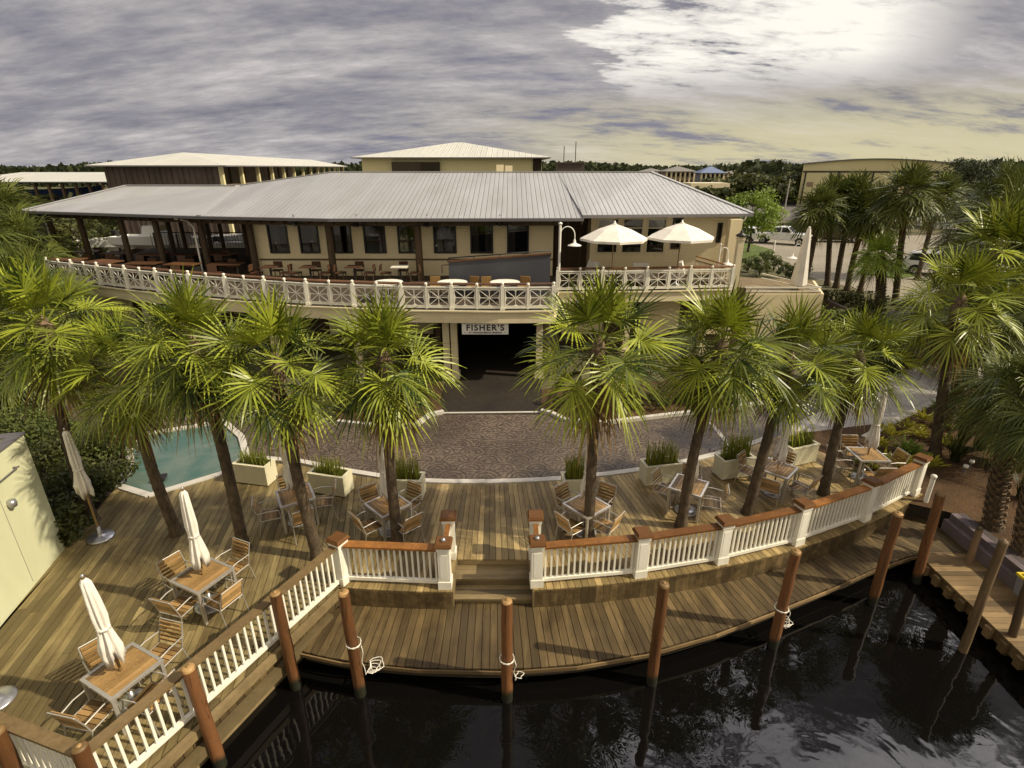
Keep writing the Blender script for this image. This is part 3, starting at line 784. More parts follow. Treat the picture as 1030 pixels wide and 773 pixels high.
ZF, ZE = 3.0, 5.9
ZCAP = ZF + 0.93
rail_c = [P(x, y, ZCAP) for x, y in [(46, 261), (60, 262.5), (130, 270), (210, 277), (300, 283), (400, 286.5), (500, 287.5), (557, 287)]]
rail_r = [P(x, y, ZCAP) for x, y in [(561, 271.5), (640, 271), (738, 269)]]
BR = empty('restaurant_building', (0, 26, 0))
tag(BR, 'long cream restaurant with ribbed grey metal roof and raised balcony behind the palms', 'restaurant')
slab = [(q.x, q.y - 0.08) for q in rail_c] + [(q.x, q.y - 0.08) for q in rail_r] + [(11.6, 37), (-24, 37)]
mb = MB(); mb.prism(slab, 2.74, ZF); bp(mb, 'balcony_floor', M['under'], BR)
mb = MB()
fl = [Vector((q.x, q.y - 0.12, 0)) for q in rail_c] + [Vector((q.x, q.y - 0.12, 0)) for q in rail_r]
for a_, b2 in zip(fl[:-1], fl[1:]):
    mb.bar((a_.x, a_.y, 2.86), (b2.x, b2.y, 2.86), 0.06, 0.30)
    mb.bar((a_.x, a_.y - 0.05, 2.985), (b2.x, b2.y - 0.05, 2.985), 0.14, 0.05)
    mb.bar((a_.x, a_.y + 0.05, 2.63), (b2.x, b2.y + 0.05, 2.63), 0.20, 0.20)
bp(mb, 'fascia', M['cream_trim'], BR)
# ground floor columns, in pairs at the entrance
for x, y in [(-2.62, 20.75), (-2.30, 20.75), (1.10, 20.85), (1.62, 23.9), (5.2, 23.8), (8.8, 24.2), (-6.2, 20.9), (-9.9, 21.7), (-13.4, 22.9), (-16.8, 24.4)]:
    mb = MB(); mb.box((x, y, 1.27), (0.26, 0.26, 2.50)); mb.box((x, y, 0.12), (0.36, 0.36, 0.30)); mb.box((x, y, 2.44), (0.34, 0.34, 0.14))
    bp(mb, 'column', M['cream_trim'], BR)
mb = MB()
for x0, x1 in ((-21, -3.05), (1.45, 11.0)):
    mb.box(((x0 + x1) / 2, 25.4, 1.36), (x1 - x0, 0.2, 2.75))
mb.box((-3.0, 30.55, 1.36), (0.2, 18.7, 2.75)); mb.box((1.4, 30.55, 1.36), (0.2, 18.7, 2.75))
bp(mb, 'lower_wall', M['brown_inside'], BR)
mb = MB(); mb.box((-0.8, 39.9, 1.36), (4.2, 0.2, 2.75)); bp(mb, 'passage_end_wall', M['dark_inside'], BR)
for x0, x1 in ((-20.4, -18), (-16.5, -14.5), (-12.6, -10.6), (-8.8, -6.9), (-5.6, -3.8), (2.4, 4.4), (6.1, 8.0), (9.0, 10.6)):
    mb = MB(); mb.box(((x0 + x1) / 2, 25.28, 1.45), (x1 - x0, 0.03, 1.9)); bp(mb, 'lower_panel', M['cream_plain'], BR)

# upper wall with real openings
WY = 27.0
def wx(px, Y=WY): return Q(px, 240, Y).x
wins = [(270, 290), (301, 321), (334, 354), (366, 388), (400, 423), (436, 459), (473, 496), (510, 532)]
ztop, zbot = 5.72, 4.09
def wall_with_openings(x0, x1, Y, z0, z1, ops, th=0.16):
    mb = MB(); x = x0
    for a_, b2, lo, hi in ops:
        mb.box(((x + a_) / 2, Y + th / 2, (z0 + z1) / 2), (a_ - x, th, z1 - z0))
        mb.box(((a_ + b2) / 2, Y + th / 2, (z0 + lo) / 2), (b2 - a_, th, lo - z0))
        mb.box(((a_ + b2) / 2, Y + th / 2, (hi + z1) / 2), (b2 - a_, th, z1 - hi))
        x = b2
    mb.box(((x + x1) / 2, Y + th / 2, (z0 + z1) / 2), (x1 - x, th, z1 - z0))
    return mb
def window(a_, b2, Y, lo, hi, frame_m, curtain=None, mull=0, transom=None):
    mb = MB(); f_ = 0.07
    mb.box(((a_ + f_ / 2), Y - 0.005, (lo + hi) / 2), (f_, 0.10, hi - lo)); mb.box((b2 - f_ / 2, Y - 0.005, (lo + hi) / 2), (f_, 0.10, hi - lo))
    mb.box(((a_ + b2) / 2, Y - 0.005, lo + f_ / 2), (b2 - a_ - 2 * f_, 0.10, f_)); mb.box(((a_ + b2) / 2, Y - 0.005, hi - f_ / 2), (b2 - a_ - 2 * f_, 0.10, f_))
    if transom: mb.box(((a_ + b2) / 2, Y, transom), (b2 - a_ - 2 * f_, 0.07, 0.05))
    o = bp(mb, 'window', frame_m, BR)
    mb = MB(); mb.add([(a_ + f_, Y + 0.03, lo + f_), (b2 - f_, Y + 0.03, lo + f_), (b2 - f_, Y + 0.03, hi - f_), (a_ + f_, Y + 0.03, hi - f_)], [(0, 1, 2, 3)])
    p_ = mb.build('pane', M['pane'], o)
    mb = MB()
    for s_ in (0, 1):
        if curtain is None or curtain == s_ or curtain == 2:
            x0_ = a_ + 0.05 if s_ == 0 else b2 - 0.40
            n = 12; pts = []
            for i in range(n + 1): pts.append((x0_ + 0.35 * i / n, Y + 0.30 + 0.03 * math.sin(i * 2.2)))
            for i in range(n): mb.add([(pts[i][0], pts[i][1], lo - .1), (pts[i + 1][0], pts[i + 1][1], lo - .1), (pts[i + 1][0], pts[i + 1][1], hi), (pts[i][0], pts[i][1], hi)], [(0, 1, 2, 3)])
    if mb.v: mb.build('curtain', M['curtain'], o)
    return o
ops = [(wx(a_), wx(b2), zbot, ztop) for a_, b2 in wins]
xl, xr = wx(258), 2.0
bp(wall_with_openings(xl, xr, WY, ZF, 5.98, ops), 'front_wall', M['cream'], BR)
for i, (a_, b2, lo, hi) in enumerate(ops): window(a_, b2, WY, lo, hi, M['dark_metal'], [0, 1, 2, 1, 0, 2, 2, 0][i])
mb = MB(); mb.box(((xl + xr) / 2, WY - 0.03, 3.80), (xr - xl, 0.05, 0.07)); bp(mb, 'wall_trim', M['post_wood'], BR)
mb = MB()
mb.box((xl - 0.08, 31.5, 4.475), (0.16, 9, 2.95)); mb.box((1.92, 27.9, 4.475), (0.16, 1.5, 2.95))
bp(mb, 'side_wall', M['cream_plain'], BR)
# recessed brown entrance doors between the two wings
RYW = 27.4
mb = MB(); mb.box((2.92, 28.7, 4.6), (1.9, 0.12, 3.2)); o = bp(mb, 'entrance_door', M['brown_inside'], BR)
mb = MB()
for k in range(3): mb.box((2.3 + 0.6 * k, 28.6, 4.4), (0.06, 0.08, 2.8))
bp(mb, 'door_frame', M['post_wood'], BR)
# right wing wall
def rx(px): return Q(px, 240, RYW).x
rops = [(rx(600), rx(622), 4.02, 5.72), (rx(625), rx(646.5), 4.02, 5.72), (rx(649.5), rx(669.5), 4.02, 5.72), (rx(675), rx(685), 4.25, 5.72), (rx(720), rx(725), 4.55, 5.5)]
bp(wall_with_openings(rx(594), rx(740), RYW, ZF, 5.98, rops), 'front_wall', M['cream'], BR)
for i, (a_, b2, lo, hi) in enumerate(rops): window(a_, b2, RYW, lo, hi, M['cream_trim'] if i < 3 else M['dark_metal'], 9, 0, 5.25 if i < 3 else None)
mb = MB(); mb.box((rx(594) + 0.08, 28.1, 4.48), (0.16, 1.25, 2.96)); mb.box((rx(740) - 0.08, 32, 4.45), (0.16, 9, 2.9)); bp(mb, 'side_wall', M['cream'], BR)
mb = MB(); x_ = rx(731.5); mb.box((x_, RYW - 0.7, 4.36), (0.55, 0.4, 2.72)); bp(mb, 'corner_column', M['cream_plain'], BR)
# dark rooms behind the windows
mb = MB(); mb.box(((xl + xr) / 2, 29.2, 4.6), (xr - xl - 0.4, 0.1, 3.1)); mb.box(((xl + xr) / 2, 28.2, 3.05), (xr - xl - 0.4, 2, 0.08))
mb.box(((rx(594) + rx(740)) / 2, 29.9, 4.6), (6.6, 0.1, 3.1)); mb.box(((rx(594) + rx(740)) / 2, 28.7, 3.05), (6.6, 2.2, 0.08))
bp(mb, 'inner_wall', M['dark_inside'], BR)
# roof
E0, E1, E2, E3 = P(22, 212, ZE), P(200, 217.5, ZE), P(330, 220, ZE), P(587, 219.5, ZE)
F3, F4 = P(586, 216.5, ZE + 0.12), P(757, 215, ZE + 0.05)
RY = 33.5
R0, R1, R2 = Q(127, 187, RY), Q(240, 187, RY), Q(334, 173.5, RY)
R3 = Q(655, 173.5, RY); Rm = Q(561, 173.5, RY)
bk = 42.0
def bkpt(v, z=ZE): return Vector((v.x, bk, z))
ex = (1, 0, 0)
roof_faces = [([E0, E1, R1, R0], (E1 - E0)), ([E1, E2, R2, R1], ex), ([E2, E3, Rm, R2], ex), ([F3, F4, R3, Rm], ex),
              ([E0, R0, Vector((-24.5, bk, ZE))], (0, 1, 0)), ([R0, R1, Vector((-14, bk, ZE)), Vector((-24.5, bk, ZE))], ex),
              ([R1, R2, bkpt(R2), Vector((-14, bk, ZE))], ex), ([R2, R3, bkpt(R3), bkpt(R2)], ex), ([F4, Vector((12.0, bk, ZE)), R3], (0, 1, 0)), ([R3, Vector((12.0, bk, ZE)), bkpt(R3)], ex)]
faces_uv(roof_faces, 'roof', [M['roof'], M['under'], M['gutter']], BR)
mb = MB()
for a_, b2 in ((E0, E1), (E1, E2), (E2, E3), (F3, F4)):
    mb.bar(a_ + Vector((0, -0.06, -0.07)), b2 + Vector((0, -0.06, -0.07)), 0.11, 0.12)
bp(mb, 'gutter', M['gutter'], BR)
mb = MB()
for a_, b2 in ((R0, R1), (R1, R2), (R2, R3), (R0, E0), (R3, F4), (R1, E1)):
    mb.bar(a_ + Vector((0, 0, 0.03)), b2 + Vector((0, 0, 0.03)), 0.22, 0.04)
bp(mb, 'ridge_cap', M['roof'], BR)
mb = MB()
def along(pts, step, start=0.0):
    res = []; acc = start
    for a_, b2 in zip(pts[:-1], pts[1:]):
        L = (b2 - a_).length
        while acc <= L: res.append((a_.lerp(b2, acc / L), (b2 - a_).normalized())); acc += step
        acc -= L
    return res
for q, d in along([E0, E1, E2, E3], 0.62, 0.3):
    nrm = Vector((-d.y, d.x, 0)); a_ = q + nrm * 0.08 + Vector((0, 0, -0.21)); b2 = q + nrm * 2.2 + Vector((0, 0, 0.14))
    mb.bar(a_, b2, 0.07, 0.16)
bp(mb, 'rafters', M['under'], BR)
mb = MB(); a_ = [E0 + Vector((.6, .8, -.30)), E1 + Vector((0, .9, -.30)), E2 + Vector((0, .9, -.30)), E3 + Vector((-.9, .9, -.30))]
for p0, p1 in zip(a_[:-1], a_[1:]): mb.bar(p0, p1, 0.16, 0.22)
bp(mb, 'eave_beam', M['post_wood'], BR)
# timber posts under the eave, a back row, and the thin downspouts
ev = [E0 + Vector((.6, .8, 0)), E1 + Vector((0, .9, 0)), E2 + Vector((0, .9, 0)), E3 + Vector((-.9, .9, 0))]
def on_eave(px):
    best = None
    for a_, b2 in zip(ev[:-1], ev[1:]):
        for k in range(201):
            q = a_.lerp(b2, k / 200); X = (px - 515) / FPX * (q.y * cp - (q.z - 1.5 - H) * sp)
            if best is None or abs(X - q.x) < best[0]: best = (abs(X - q.x), q)
    return best[1]
for px, r in [(47, .15), (86, .15), (126, .15), (161, .15), (206, .16), (254, .17), (333, .18), (421, .18)]:
    q = on_eave(px); mb = MB(); mb.tube([(q.x, q.y, ZF), (q.x, q.y, 5.5)], [r, r * .93], 10); bp(mb, 'post', M['post_wood'], BR)
for x, y in [(-20.5, 33.5), (-18.2, 33.5), (-16, 33.5), (-13.8, 33.5), (-12.6, 33.5), (-21.5, 36.5), (-19, 36.5), (-16.4, 36.5), (-14, 36.5)]:
    mb = MB(); mb.tube([(x, y, ZF), (x, y, 6.3)], 0.13, 8); bp(mb, 'post', M['post_wood'], BR)
for px, off in [(44, -0.25), (201, -0.3)]:
    q = on_eave(px); mb = MB(); mb.tube([(q.x - .5, q.y - .8, 5.75), (q.x - .2, q.y - .3, 5.6), (q.x, q.y - .25, 5.3), (q.x, q.y - .25, ZF)], 0.045, 6); bp(mb, 'downspout', M['pvc'], BR)
q = P(757, 215, ZE); mb = MB(); mb.tube([(q.x - .25, q.y + .1, 5.8), (q.x - .3, q.y + .12, 5.6), (q.x - .55, q.y + .15, 5.45), (q.x - .95, q.y + .2, 5.42)], 0.05, 6); bp(mb, 'downspout', M['pvc'], BR)
mb = MB()
mb.bar((xl - 0.4, 36.9, 4.0), (-23.5, 36.9, 4.0), 0.08, 0.06)
for i in range(8): mb.box((xl - 0.8 - i * 1.5, 36.9, 3.5), (0.07, 0.07, 1.0))
for i in range(60): mb.box((xl - 0.6 - i * 0.185, 36.9, 3.5), (0.02, 0.02, 0.9))
bp(mb, 'back_railing', M['dark_metal'], BR)
# roof boxes behind the ridge
mb = MB()
for i, x in enumerate((0.2, 0.9, 1.6)): mb.box((x, 35.4, 7.75), (0.5, 0.5, 0.62 + 0.1 * i))
mb = MB()
for i, x in enumerate((-0.75, -0.2)): mb.box((x, 36.5, 7.7), (0.45, 0.5, 0.9 - .1 * i))
bp(mb, 'roof_vent', M['cream_plain'], BR)

# ---------------------------------------------------------------- balcony railings
def star_panel(w_, h_):
    """square panel, four leaf openings on the diagonals, each split by a thin bar"""
    mb = MB(); t = 0.035; hw, hh = w_ / 2, h_ / 2; f_ = 0.035
    mb.box((0, 0, hh - f_ / 2), (w_, t * 1.2, f_)); mb.box((0, 0, -hh + f_ / 2), (w_, t * 1.2, f_))
    mb.box((-hw + f_ / 2, 0, 0), (f_, t * 1.2, h_ - 2 * f_)); mb.box((hw - f_ / 2, 0, 0), (f_, t * 1.2, h_ - 2 * f_))
    iw, ih = hw - f_, hh - f_
    for s_ in (1, -1): mb.bar((-iw * .98, 0, -ih * s_ * .98), (iw * .98, 0, ih * s_ * .98), 0.026, 0.026)
    def wedge(flip, sg):                    # plate between two diagonals
        a = iw if not flip else ih; c = ih if not flip else iw
        N = 8; left = []
        for i in range(N + 1):
            u = i / N; ox = 0.26 * math.sin(math.pi * min(1, u * 1.0)) ** 0.8
            x = -a * (1 - u) + ox * c / (a + c) * 1.25; z = c * (1 - u) + ox * a / (a + c) * 0.9
            left.append((min(x, -0.012), min(z, c)))
        pts = left + [(-x, z) for x, z in left[::-1]]
        pts = [(x * 1.0, z * sg) for x, z in pts]
        if flip: pts = [(z, x) for x, z in pts]
        vv = [(x, -t * .35, z) for x, z in pts] + [(x, t * .35, z) for x, z in pts]; n = len(pts)
        mb.add(vv, [tuple(range(n)), tuple(range(n, 2 * n))[::-1]] + [(i, (i + 1) % n, n + (i + 1) % n, n + i) for i in range(n)])
    for fl_ in (False, True):
        for sg in (1, -1): wedge(fl_, sg)
    return mb.build('panel', M['white'], me_only=True)
def balcony_rail(name, pts, label, bay=1.94, cap=True):
    L = sum((b2 - a_).length for a_, b2 in zip(pts[:-1], pts[1:]))
    nbay = max(1, round(L / bay)); step = L / nbay
    root = empty(name, (pts[0].x, pts[0].y, ZF)); tag(root, label, 'railing')
    org = root.location
    st = along(pts, step - 1e-5)
    sp_ = [q for q, d in st][:nbay + 1]
    if len(sp_) < nbay + 1: sp_.append(pts[-1])
    mp = MB(); mp.box((0, 0, 0.43), (0.13, 0.13, 0.98)); mp.box((0, 0, 0.06), (0.17, 0.17, 0.12)); mpost = mp.build('post', M['white'], me_only=True)
    mc = MB(); mc.lathe([(0, .0), (0.045, .0), (0.04, .03), (0.06, .06), (0.062, .09), (0.04, .125), (0, .135)], 10); mball = mc.build('ball_cap', M['white'], me_only=True)
    ms = MB(); ms.box((0, 0, 0.46), (0.07, 0.07, 0.86)); mstile = ms.build('stile', M['white'], me_only=True)
    pw = (step - 0.13 - 0.07) / 2 - 0.035
    mpan = star_panel(pw, 0.66)
    for i, q in enumerate(sp_):
        link('post', mpost, root, q - org - Vector((0, 0, q.z - ZF)))
        link('ball_cap', mball, root.children[-1] if False else root, Vector((q.x, q.y, ZF + 0.92)) - org)
    for a_, b2 in zip(sp_[:-1], sp_[1:]):
        a_ = Vector((a_.x, a_.y, ZF)); b2 = Vector((b2.x, b2.y, ZF)); d = (b2 - a_).normalized(); rz = math.atan2(d.y, d.x); mid = (a_ + b2) / 2
        link('stile', mstile, root, mid - org, rz)
        link('ball_cap', mball, root, mid + Vector((0, 0, 0.89)) - org)
        for s_ in (-1, 1): link('panel', mpan, root, mid + d * s_ * (0.035 + 0.018 + pw / 2) + Vector((0, 0, 0.46)) - org, rz)
        mb = MB()
        for z, h_ in ((0.845, 0.05), (0.09, 0.06)): mb.bar(a_ + d * .065 + Vector((0, 0, z)) - org, b2 - d * .065 + Vector((0, 0, z)) - org, 0.06, h_)
        mb.build('rail', M['white'], root)
    nrm = [Vector((-(b2 - a_).y, (b2 - a_).x, 0)).normalized() for a_, b2 in zip(pts[:-1], pts[1:])]
    mb = MB()
    for (a_, b2), n_ in zip(zip(pts[:-1], pts[1:]), nrm):      # drink rail behind the posts
        mb.bar(Vector((a_.x, a_.y, ZF + 0.93)) + n_ * 0.24 - org, Vector((b2.x, b2.y, ZF + 0.93)) + n_ * 0.24 - org, 0.30, 0.045)
    mb.build('drink_rail', M['brown_cap'], root)
    return root
balcony_rail('balcony_railing', rail_c, 'long white balcony railing of star panels bowing forward over the entrance sign')
balcony_rail('balcony_railing', rail_r, 'shorter white balcony railing of star panels below the two open umbrellas')

# sign over the passage
def text_mesh(body, size, name, bold=0.0, space=1.0):
    cu = bpy.data.curves.new(name, 'FONT'); cu.body = body; cu.size = size; cu.align_x = 'CENTER'; cu.align_y = 'CENTER'
    cu.extrude = 0.006; cu.offset = bold; cu.space_character = space
    o = bpy.data.objects.new(name, cu); C.objects.link(o)
    bpy.context.view_layer.update()
    me = bpy.data.meshes.new_from_object(o.evaluated_get(bpy.context.evaluated_depsgraph_get()))
    bpy.data.objects.remove(o); me.materials.clear(); me.materials.append(M['sign_black']); me.name = name
    return me
q = Q(488, 331, 20.05)
S = empty('hanging_sign', (q.x, q.y, q.z - 0.22)); tag(S, 'white sign lettered FISHER\'S hanging over the dark passage', 'sign')
mb = MB(); mb.box((0, 0, 0.22), (1.78, 0.05, 0.43)); mb.build('board', M['sign_white'], S)
o = link('lettering', text_mesh("FISHER'S", 0.33, 'lettering', 0.008, 1.22), S, (0, -0.032, 0.265)); o.rotation_euler = (R(90), 0, 0)
o = link('small_lettering', text_mesh("AT ORANGE BEACH MARINA", 0.088, 'small_lettering', 0.002, 1.12), S, (0, -0.032, 0.075)); o.rotation_euler = (R(90), 0, 0)
mb = MB()
for s_ in (-1, 1): mb.box((s_ * 0.8, 0, 0.49), (0.02, 0.02, 0.12)); mb.box((s_ * 0.78, -0.027, 0.075), (0.10, 0.004, 0.012))
mb.build('hanger', M['dark_metal'], S)

# gooseneck lamps
def gooseneck(base, zbot, ztop, dirx, label, pole_r=0.045, arm=0.55):
    g_ = empty('gooseneck_lamp', (base.x, base.y, zbot)); tag(g_, label, 'lamp')
    h_ = ztop - zbot
    mb = MB(); mb.tube([(0, 0, 0), (0, 0, h_)], pole_r, 10); mb.lathe([(0, h_), (pole_r * 1.6, h_), (pole_r * 1.6, h_ + .05), (0, h_ + .1)], 10); mb.build('pole', M['lamp_white'], g_)
    pts = []
    for k in range(11):
        t = math.pi * (1 - k / 10); pts.append((dirx * (arm / 2 + arm / 2 * math.cos(t)), 0, h_ - 0.45 + 0.36 * math.sin(t)))
    pts = [(0, 0, h_ - 0.75), (dirx * .03, 0, h_ - .6)] + pts + [(dirx * arm, 0, h_ - 0.62)]
    mb = MB(); mb.tube(pts, 0.022, 6); mb.build('arm', M['lamp_white'], g_)
    mb = MB(); mb.lathe([(0.03, 0), (0.05, -0.04), (0.06, -0.14), (0.12, -0.18), (0.28, -0.24), (0.30, -0.27), (0.27, -0.255), (0.05, -0.19), (0, -0.18)], 18, (dirx * arm, 0, h_ - 0.60)); mb.build('lamp_shade', M['lamp_white'], g_)
    return g_
q = rail_r[0]; gooseneck(Vector((q.x + 0.05, q.y, 0)), ZF + 0.9, 5.8, 1, 'white gooseneck lamp on the pole where the two balcony railings meet', 0.055, 0.62)
q = Q(724, 255, 25.2); gooseneck(q, ZF, 4.7, 1, 'white gooseneck lamp beside the restaurant corner column', 0.03, 0.4)
# tall cream post at the right end of the balcony
q = Q(741, 268, 24.6); t_ = empty('lantern_post', (q.x, q.y, 0)); tag(t_, 'tall cream square post with dark cap at the right end of the balcony', 'post')
zt = Q(743, 238, 24.6).z
mb = MB(); mb.box((0, 0, zt / 2), (0.26, 0.26, zt)); mb.box((0, 0, zt - .12), (0.32, 0.32, 0.06)); mb.build('shaft', M['cream_trim'], t_)
mb = MB(); mb.lathe([(0, 0), (0.24, 0), (0.20, .08), (0.06, .16), (0.07, .2), (0.05, .25), (0, .27)], 12, (0, 0, zt)); mb.build('cap', M['dark_metal'], t_)

# slate panelled stair guard on the balcony
a_, b2 = Q(452, 284, 22.6), Q(553, 283, 22.6); za, zb_ = Q(452, 264, 22.6).z, Q(553, 256, 22.6).z
t_ = empty('stair_guard', (a_.x, 22.6, ZF)); tag(t_, 'slate blue panelled stair guard with sloping brown handrail on the balcony', 'stair guard')
L = b2.x - a_.x
mb = MB(); n_ = [(0, 0, 0), (L, 0, 0), (L, 0, zb_ - ZF), (0, 0, za - ZF)]
mb.add([(x, -.05, z) for x, y, z in n_] + [(x, .05, z) for x, y, z in n_], [(0, 1, 2, 3), (7, 6, 5, 4), (0, 4, 5, 1), (1, 5, 6, 2), (2, 6, 7, 3), (3, 7, 4, 0)]); mb.build('panel', M['slate'], t_)
mb = MB(); mb.bar((-.05, 0, za - ZF + .03), (L + .05, 0, zb_ - ZF + .03), 0.18, 0.06); mb.build('cap', M['brown_cap'], t_)
mb = MB(); mb.tube([(-.28, 0, za - ZF - .45), (-.28, 0, za - ZF - .12), (0, 0, za - ZF - .10)], .02, 6)
mb.tube([(-.02, 0, za - ZF + .06), (0, 0, za - ZF + .17), (L * .5, 0, (za + zb_) / 2 - ZF + .16), (L, 0, zb_ - ZF + .15), (L + .02, 0, zb_ - ZF - .1)], .025, 6)
for k in (0.25, 0.5, 0.75): mb.tube([(L * k, 0, za - ZF + (zb_ - za) * k + .05), (L * k, 0, za - ZF + (zb_ - za) * k + .16)], .015, 6)
mb.build('handrail', M['dark_metal'], t_)
# white stair rail climbing at the right end
a_, b2 = Q(700, 258, 25.4), Q(742, 270, 24.9)
t_ = empty('stair_railing', (a_.x, a_.y, ZF)); tag(t_, 'cream slatted stair railing with brown handrail beside the lantern post', 'railing')
d = b2 - a_
mb = MB(); mb.bar((0, 0, a_.z - ZF), (d.x, d.y, b2.z - ZF), 0.09, 0.05); mb.bar((0, 0, a_.z - ZF - .18), (d.x, d.y, b2.z - ZF - .18), 0.07, 0.04); mb.build('handrail', M['cap_wood'], t_)
mpl = MB(); mpl.bar((0, 0, a_.z - ZF - .25), (d.x, d.y, b2.z - ZF - .25), 0.05, 0.05); mpl.bar((0, 0, 0.12), (d.x, d.y, 0.12), 0.05, 0.05)
for k in range(9):
    u = k / 8; mpl.box((d.x * u, d.y * u, (0.1 + a_.z - ZF + (b2.z - a_.z) * u - .2) / 2), (0.05, 0.05, a_.z - ZF + (b2.z - a_.z) * u - .2))
mpl.build('baluster_panel', M['cream_trim'], t_)

# ceiling fans
for i, (px, y, where) in enumerate([(296, 226, 'leftmost dark ceiling fan under the restaurant eave'), (359, 227, 'dark ceiling fan under the eave right of the first wall post'), (430, 227, 'dark ceiling fan under the eave beside the second wall post'), (503, 226, 'dark ceiling fan under the eave above the stair guard')]):
    q = Q(px, y, 25.4); t_ = empty('ceiling_fan', (q.x, q.y, q.z - .1)); tag(t_, where, 'ceiling fan', 'ceiling fans under the restaurant eave')
    mb = MB(); mb.lathe([(0, -.08), (.09, -.06), (.12, 0), (.09, .07), (.02, .1), (.02, 6.05 - q.z), (0, 6.05 - q.z)], 12, (0, 0, .1)); mb.build('motor', M['dark_metal'], t_)
    for k in range(5):
        a = k * 2 * math.pi / 5 + i; mb = MB(); c_, s_ = math.cos(a), math.sin(a)
        mb.bar((c_ * .1, s_ * .1, .1), (c_ * .62, s_ * .62, .1), .13, .012); mb.build('blade', M['dark_metal'], t_)

# ---------------------------------------------------------------- terrace railings
mb = MB(); mb.box((0, 0, 0.50), (0.235, 0.235, 1.08)); mb.box((0, 0, 0.08), (0.27, 0.27, 0.20)); mb.box((0, 0, 0.98), (0.27, 0.27, 0.08))
for s_ in (-1, 1):
    mb.box((s_ * 0.119, 0, 0.55), (0.006, 0.15, 0.60)); mb.box((0, s_ * 0.119, 0.55), (0.15, 0.006, 0.60))
ME_NEWEL = mb.build('newel_post', M['white'], me_only=True)
mb = MB(); mb.box((0, 0, 1.055), (0.34, 0.34, 0.035)); mb.box((0, 0, 1.095), (0.33, 0.33, 0.045), taper=0.86); ME_CAP = mb.build('post_cap', M['cap_wood'], me_only=True)
mb = MB(); mb.box((0, 0, 0.495), (0.036, 0.036, 0.79)); ME_BAL = mb.build('baluster', M['white'], me_only=True)
mb = MB(); mb.lathe([(0, 1.11), (.055, 1.115), (.05, 1.15), (.03, 1.175), (0, 1.18)], 10); ME_LIGHT = mb.build('post_light', M['steel'], me_only=True)
def rail_run(root, a_, b2, cap_m, capw=0.20, step=0.118, base=0.0, inset=0.12, kick=True):
    org = root.location; d = (b2 - a_).normalized(); L = (b2 - a_).length
    a1 = a_ + d * inset; b1 = b2 - d * inset
    mb = MB(); mb.bar(a1 + Vector((0, 0, .935)) - org, b1 + Vector((0, 0, .935)) - org, capw, 0.045); mb.build('cap_rail', cap_m, root)
    mb = MB()
    mb.bar(a1 + Vector((0, 0, .889)) - org, b1 + Vector((0, 0, .889)) - org, 0.07, 0.045); mb.bar(a1 + Vector((0, 0, .10)) - org, b1 + Vector((0, 0, .10)) - org, 0.08, 0.07)
    mb.build('rail', M['white'], root)
    n = int((L - 2 * inset) / step)
    for i in range(n):
        q = a1.lerp(b1, (i + 0.5) / n); link('baluster', ME_BAL, root, q - org, math.atan2(d.y, d.x))
def newel(root, q, rz, light=False):
    p_ = link('newel_post', ME_NEWEL, root, q - root.location, rz); link('post_cap', ME_CAP, p_)
    if light: link('post_light', ME_LIGHT, p_)
# right run
angs = []
for px, py in [(540, 590), (643, 579), (722, 563), (796, 543), (865, 521), (921, 498)]:
    q = P(px, py); angs.append(math.degrees(math.atan2(q.x - CX, CY - q.y)))
pts = [arc(RR, a) for a in angs]
root = empty('terrace_railing', pts[0]); tag(root, 'curved white balustrade with orange caps running from the steps to the right', 'railing')
for i, (q, a) in enumerate(zip(pts, angs)): newel(root, q, R(a), i == 0)
for a_, b2 in zip(pts[:-1], pts[1:]): rail_run(root, a_, b2, M['cap_wood'])
q = Vector((pts[0].x, STY + 0.12, 0)); newel(root, q, 0)
q2 = (q + pts[0]) / 2; mb = MB(); mb.bar(pts[0] + Vector((0, .12, .92)) - pts[0], q + Vector((0, -.12, .92)) - pts[0], .10, .05); mb.build('cap_rail', M['cap_wood'], root)
mb = MB(); mb.box(q2 + Vector((0, 0, .46)) - pts[0], (.06, (q - pts[0]).length - .24, .84)); mb.build('side_panel', M['white'], root)
# short left run
aL = [math.degrees(math.atan2(P(448, 591).x - CX, CY - P(448, 591).y)), math.degrees(math.atan2(P(347, 582).x - CX, CY - P(347, 582).y))]
pl = [arc(RR, a) for a in aL]
root = empty('terrace_railing', pl[0]); tag(root, 'short white balustrade with orange wood caps left of the steps', 'railing')
newel(root, pl[0], R(aL[0]), True); newel(root, pl[1], R(aL[1] - 22))
rail_run(root, pl[1], pl[0], M['cap_wood'])
q = Vector((pl[0].x, STY + 0.12, 0)); newel(root, q, 0)
q2 = (q + pl[0]) / 2; mb = MB(); mb.bar(Vector((0, .12, .92)), q + Vector((0, -.12, .92)) - pl[0], .10, .05); mb.build('cap_rail', M['cap_wood'], root)
mb = MB(); mb.box(q2 + Vector((0, 0, .46)) - pl[0], (.06, (q - pl[0]).length - .24, .84)); mb.build('side_panel', M['white'], root)
# long left run and its return
c_in = Vector((_ci.x, _ci.y, 0))
root = empty('dock_railing', pl[1]); tag(root, 'long straight white balustrade with weathered cap along the left edge of the lower left terrace', 'railing')
rail_run(root, c_in, pl[1], M['old_cap'], 0.17, 0.135, inset=0.02)
root = empty('dock_railing', c_in); tag(root, 'white balustrade with weathered cap across the bottom left corner', 'railing')
fin = c_in + dirL * 4.2
rail_run(root, fin, c_in, M['old_cap'], 0.17, 0.135, inset=0.03)

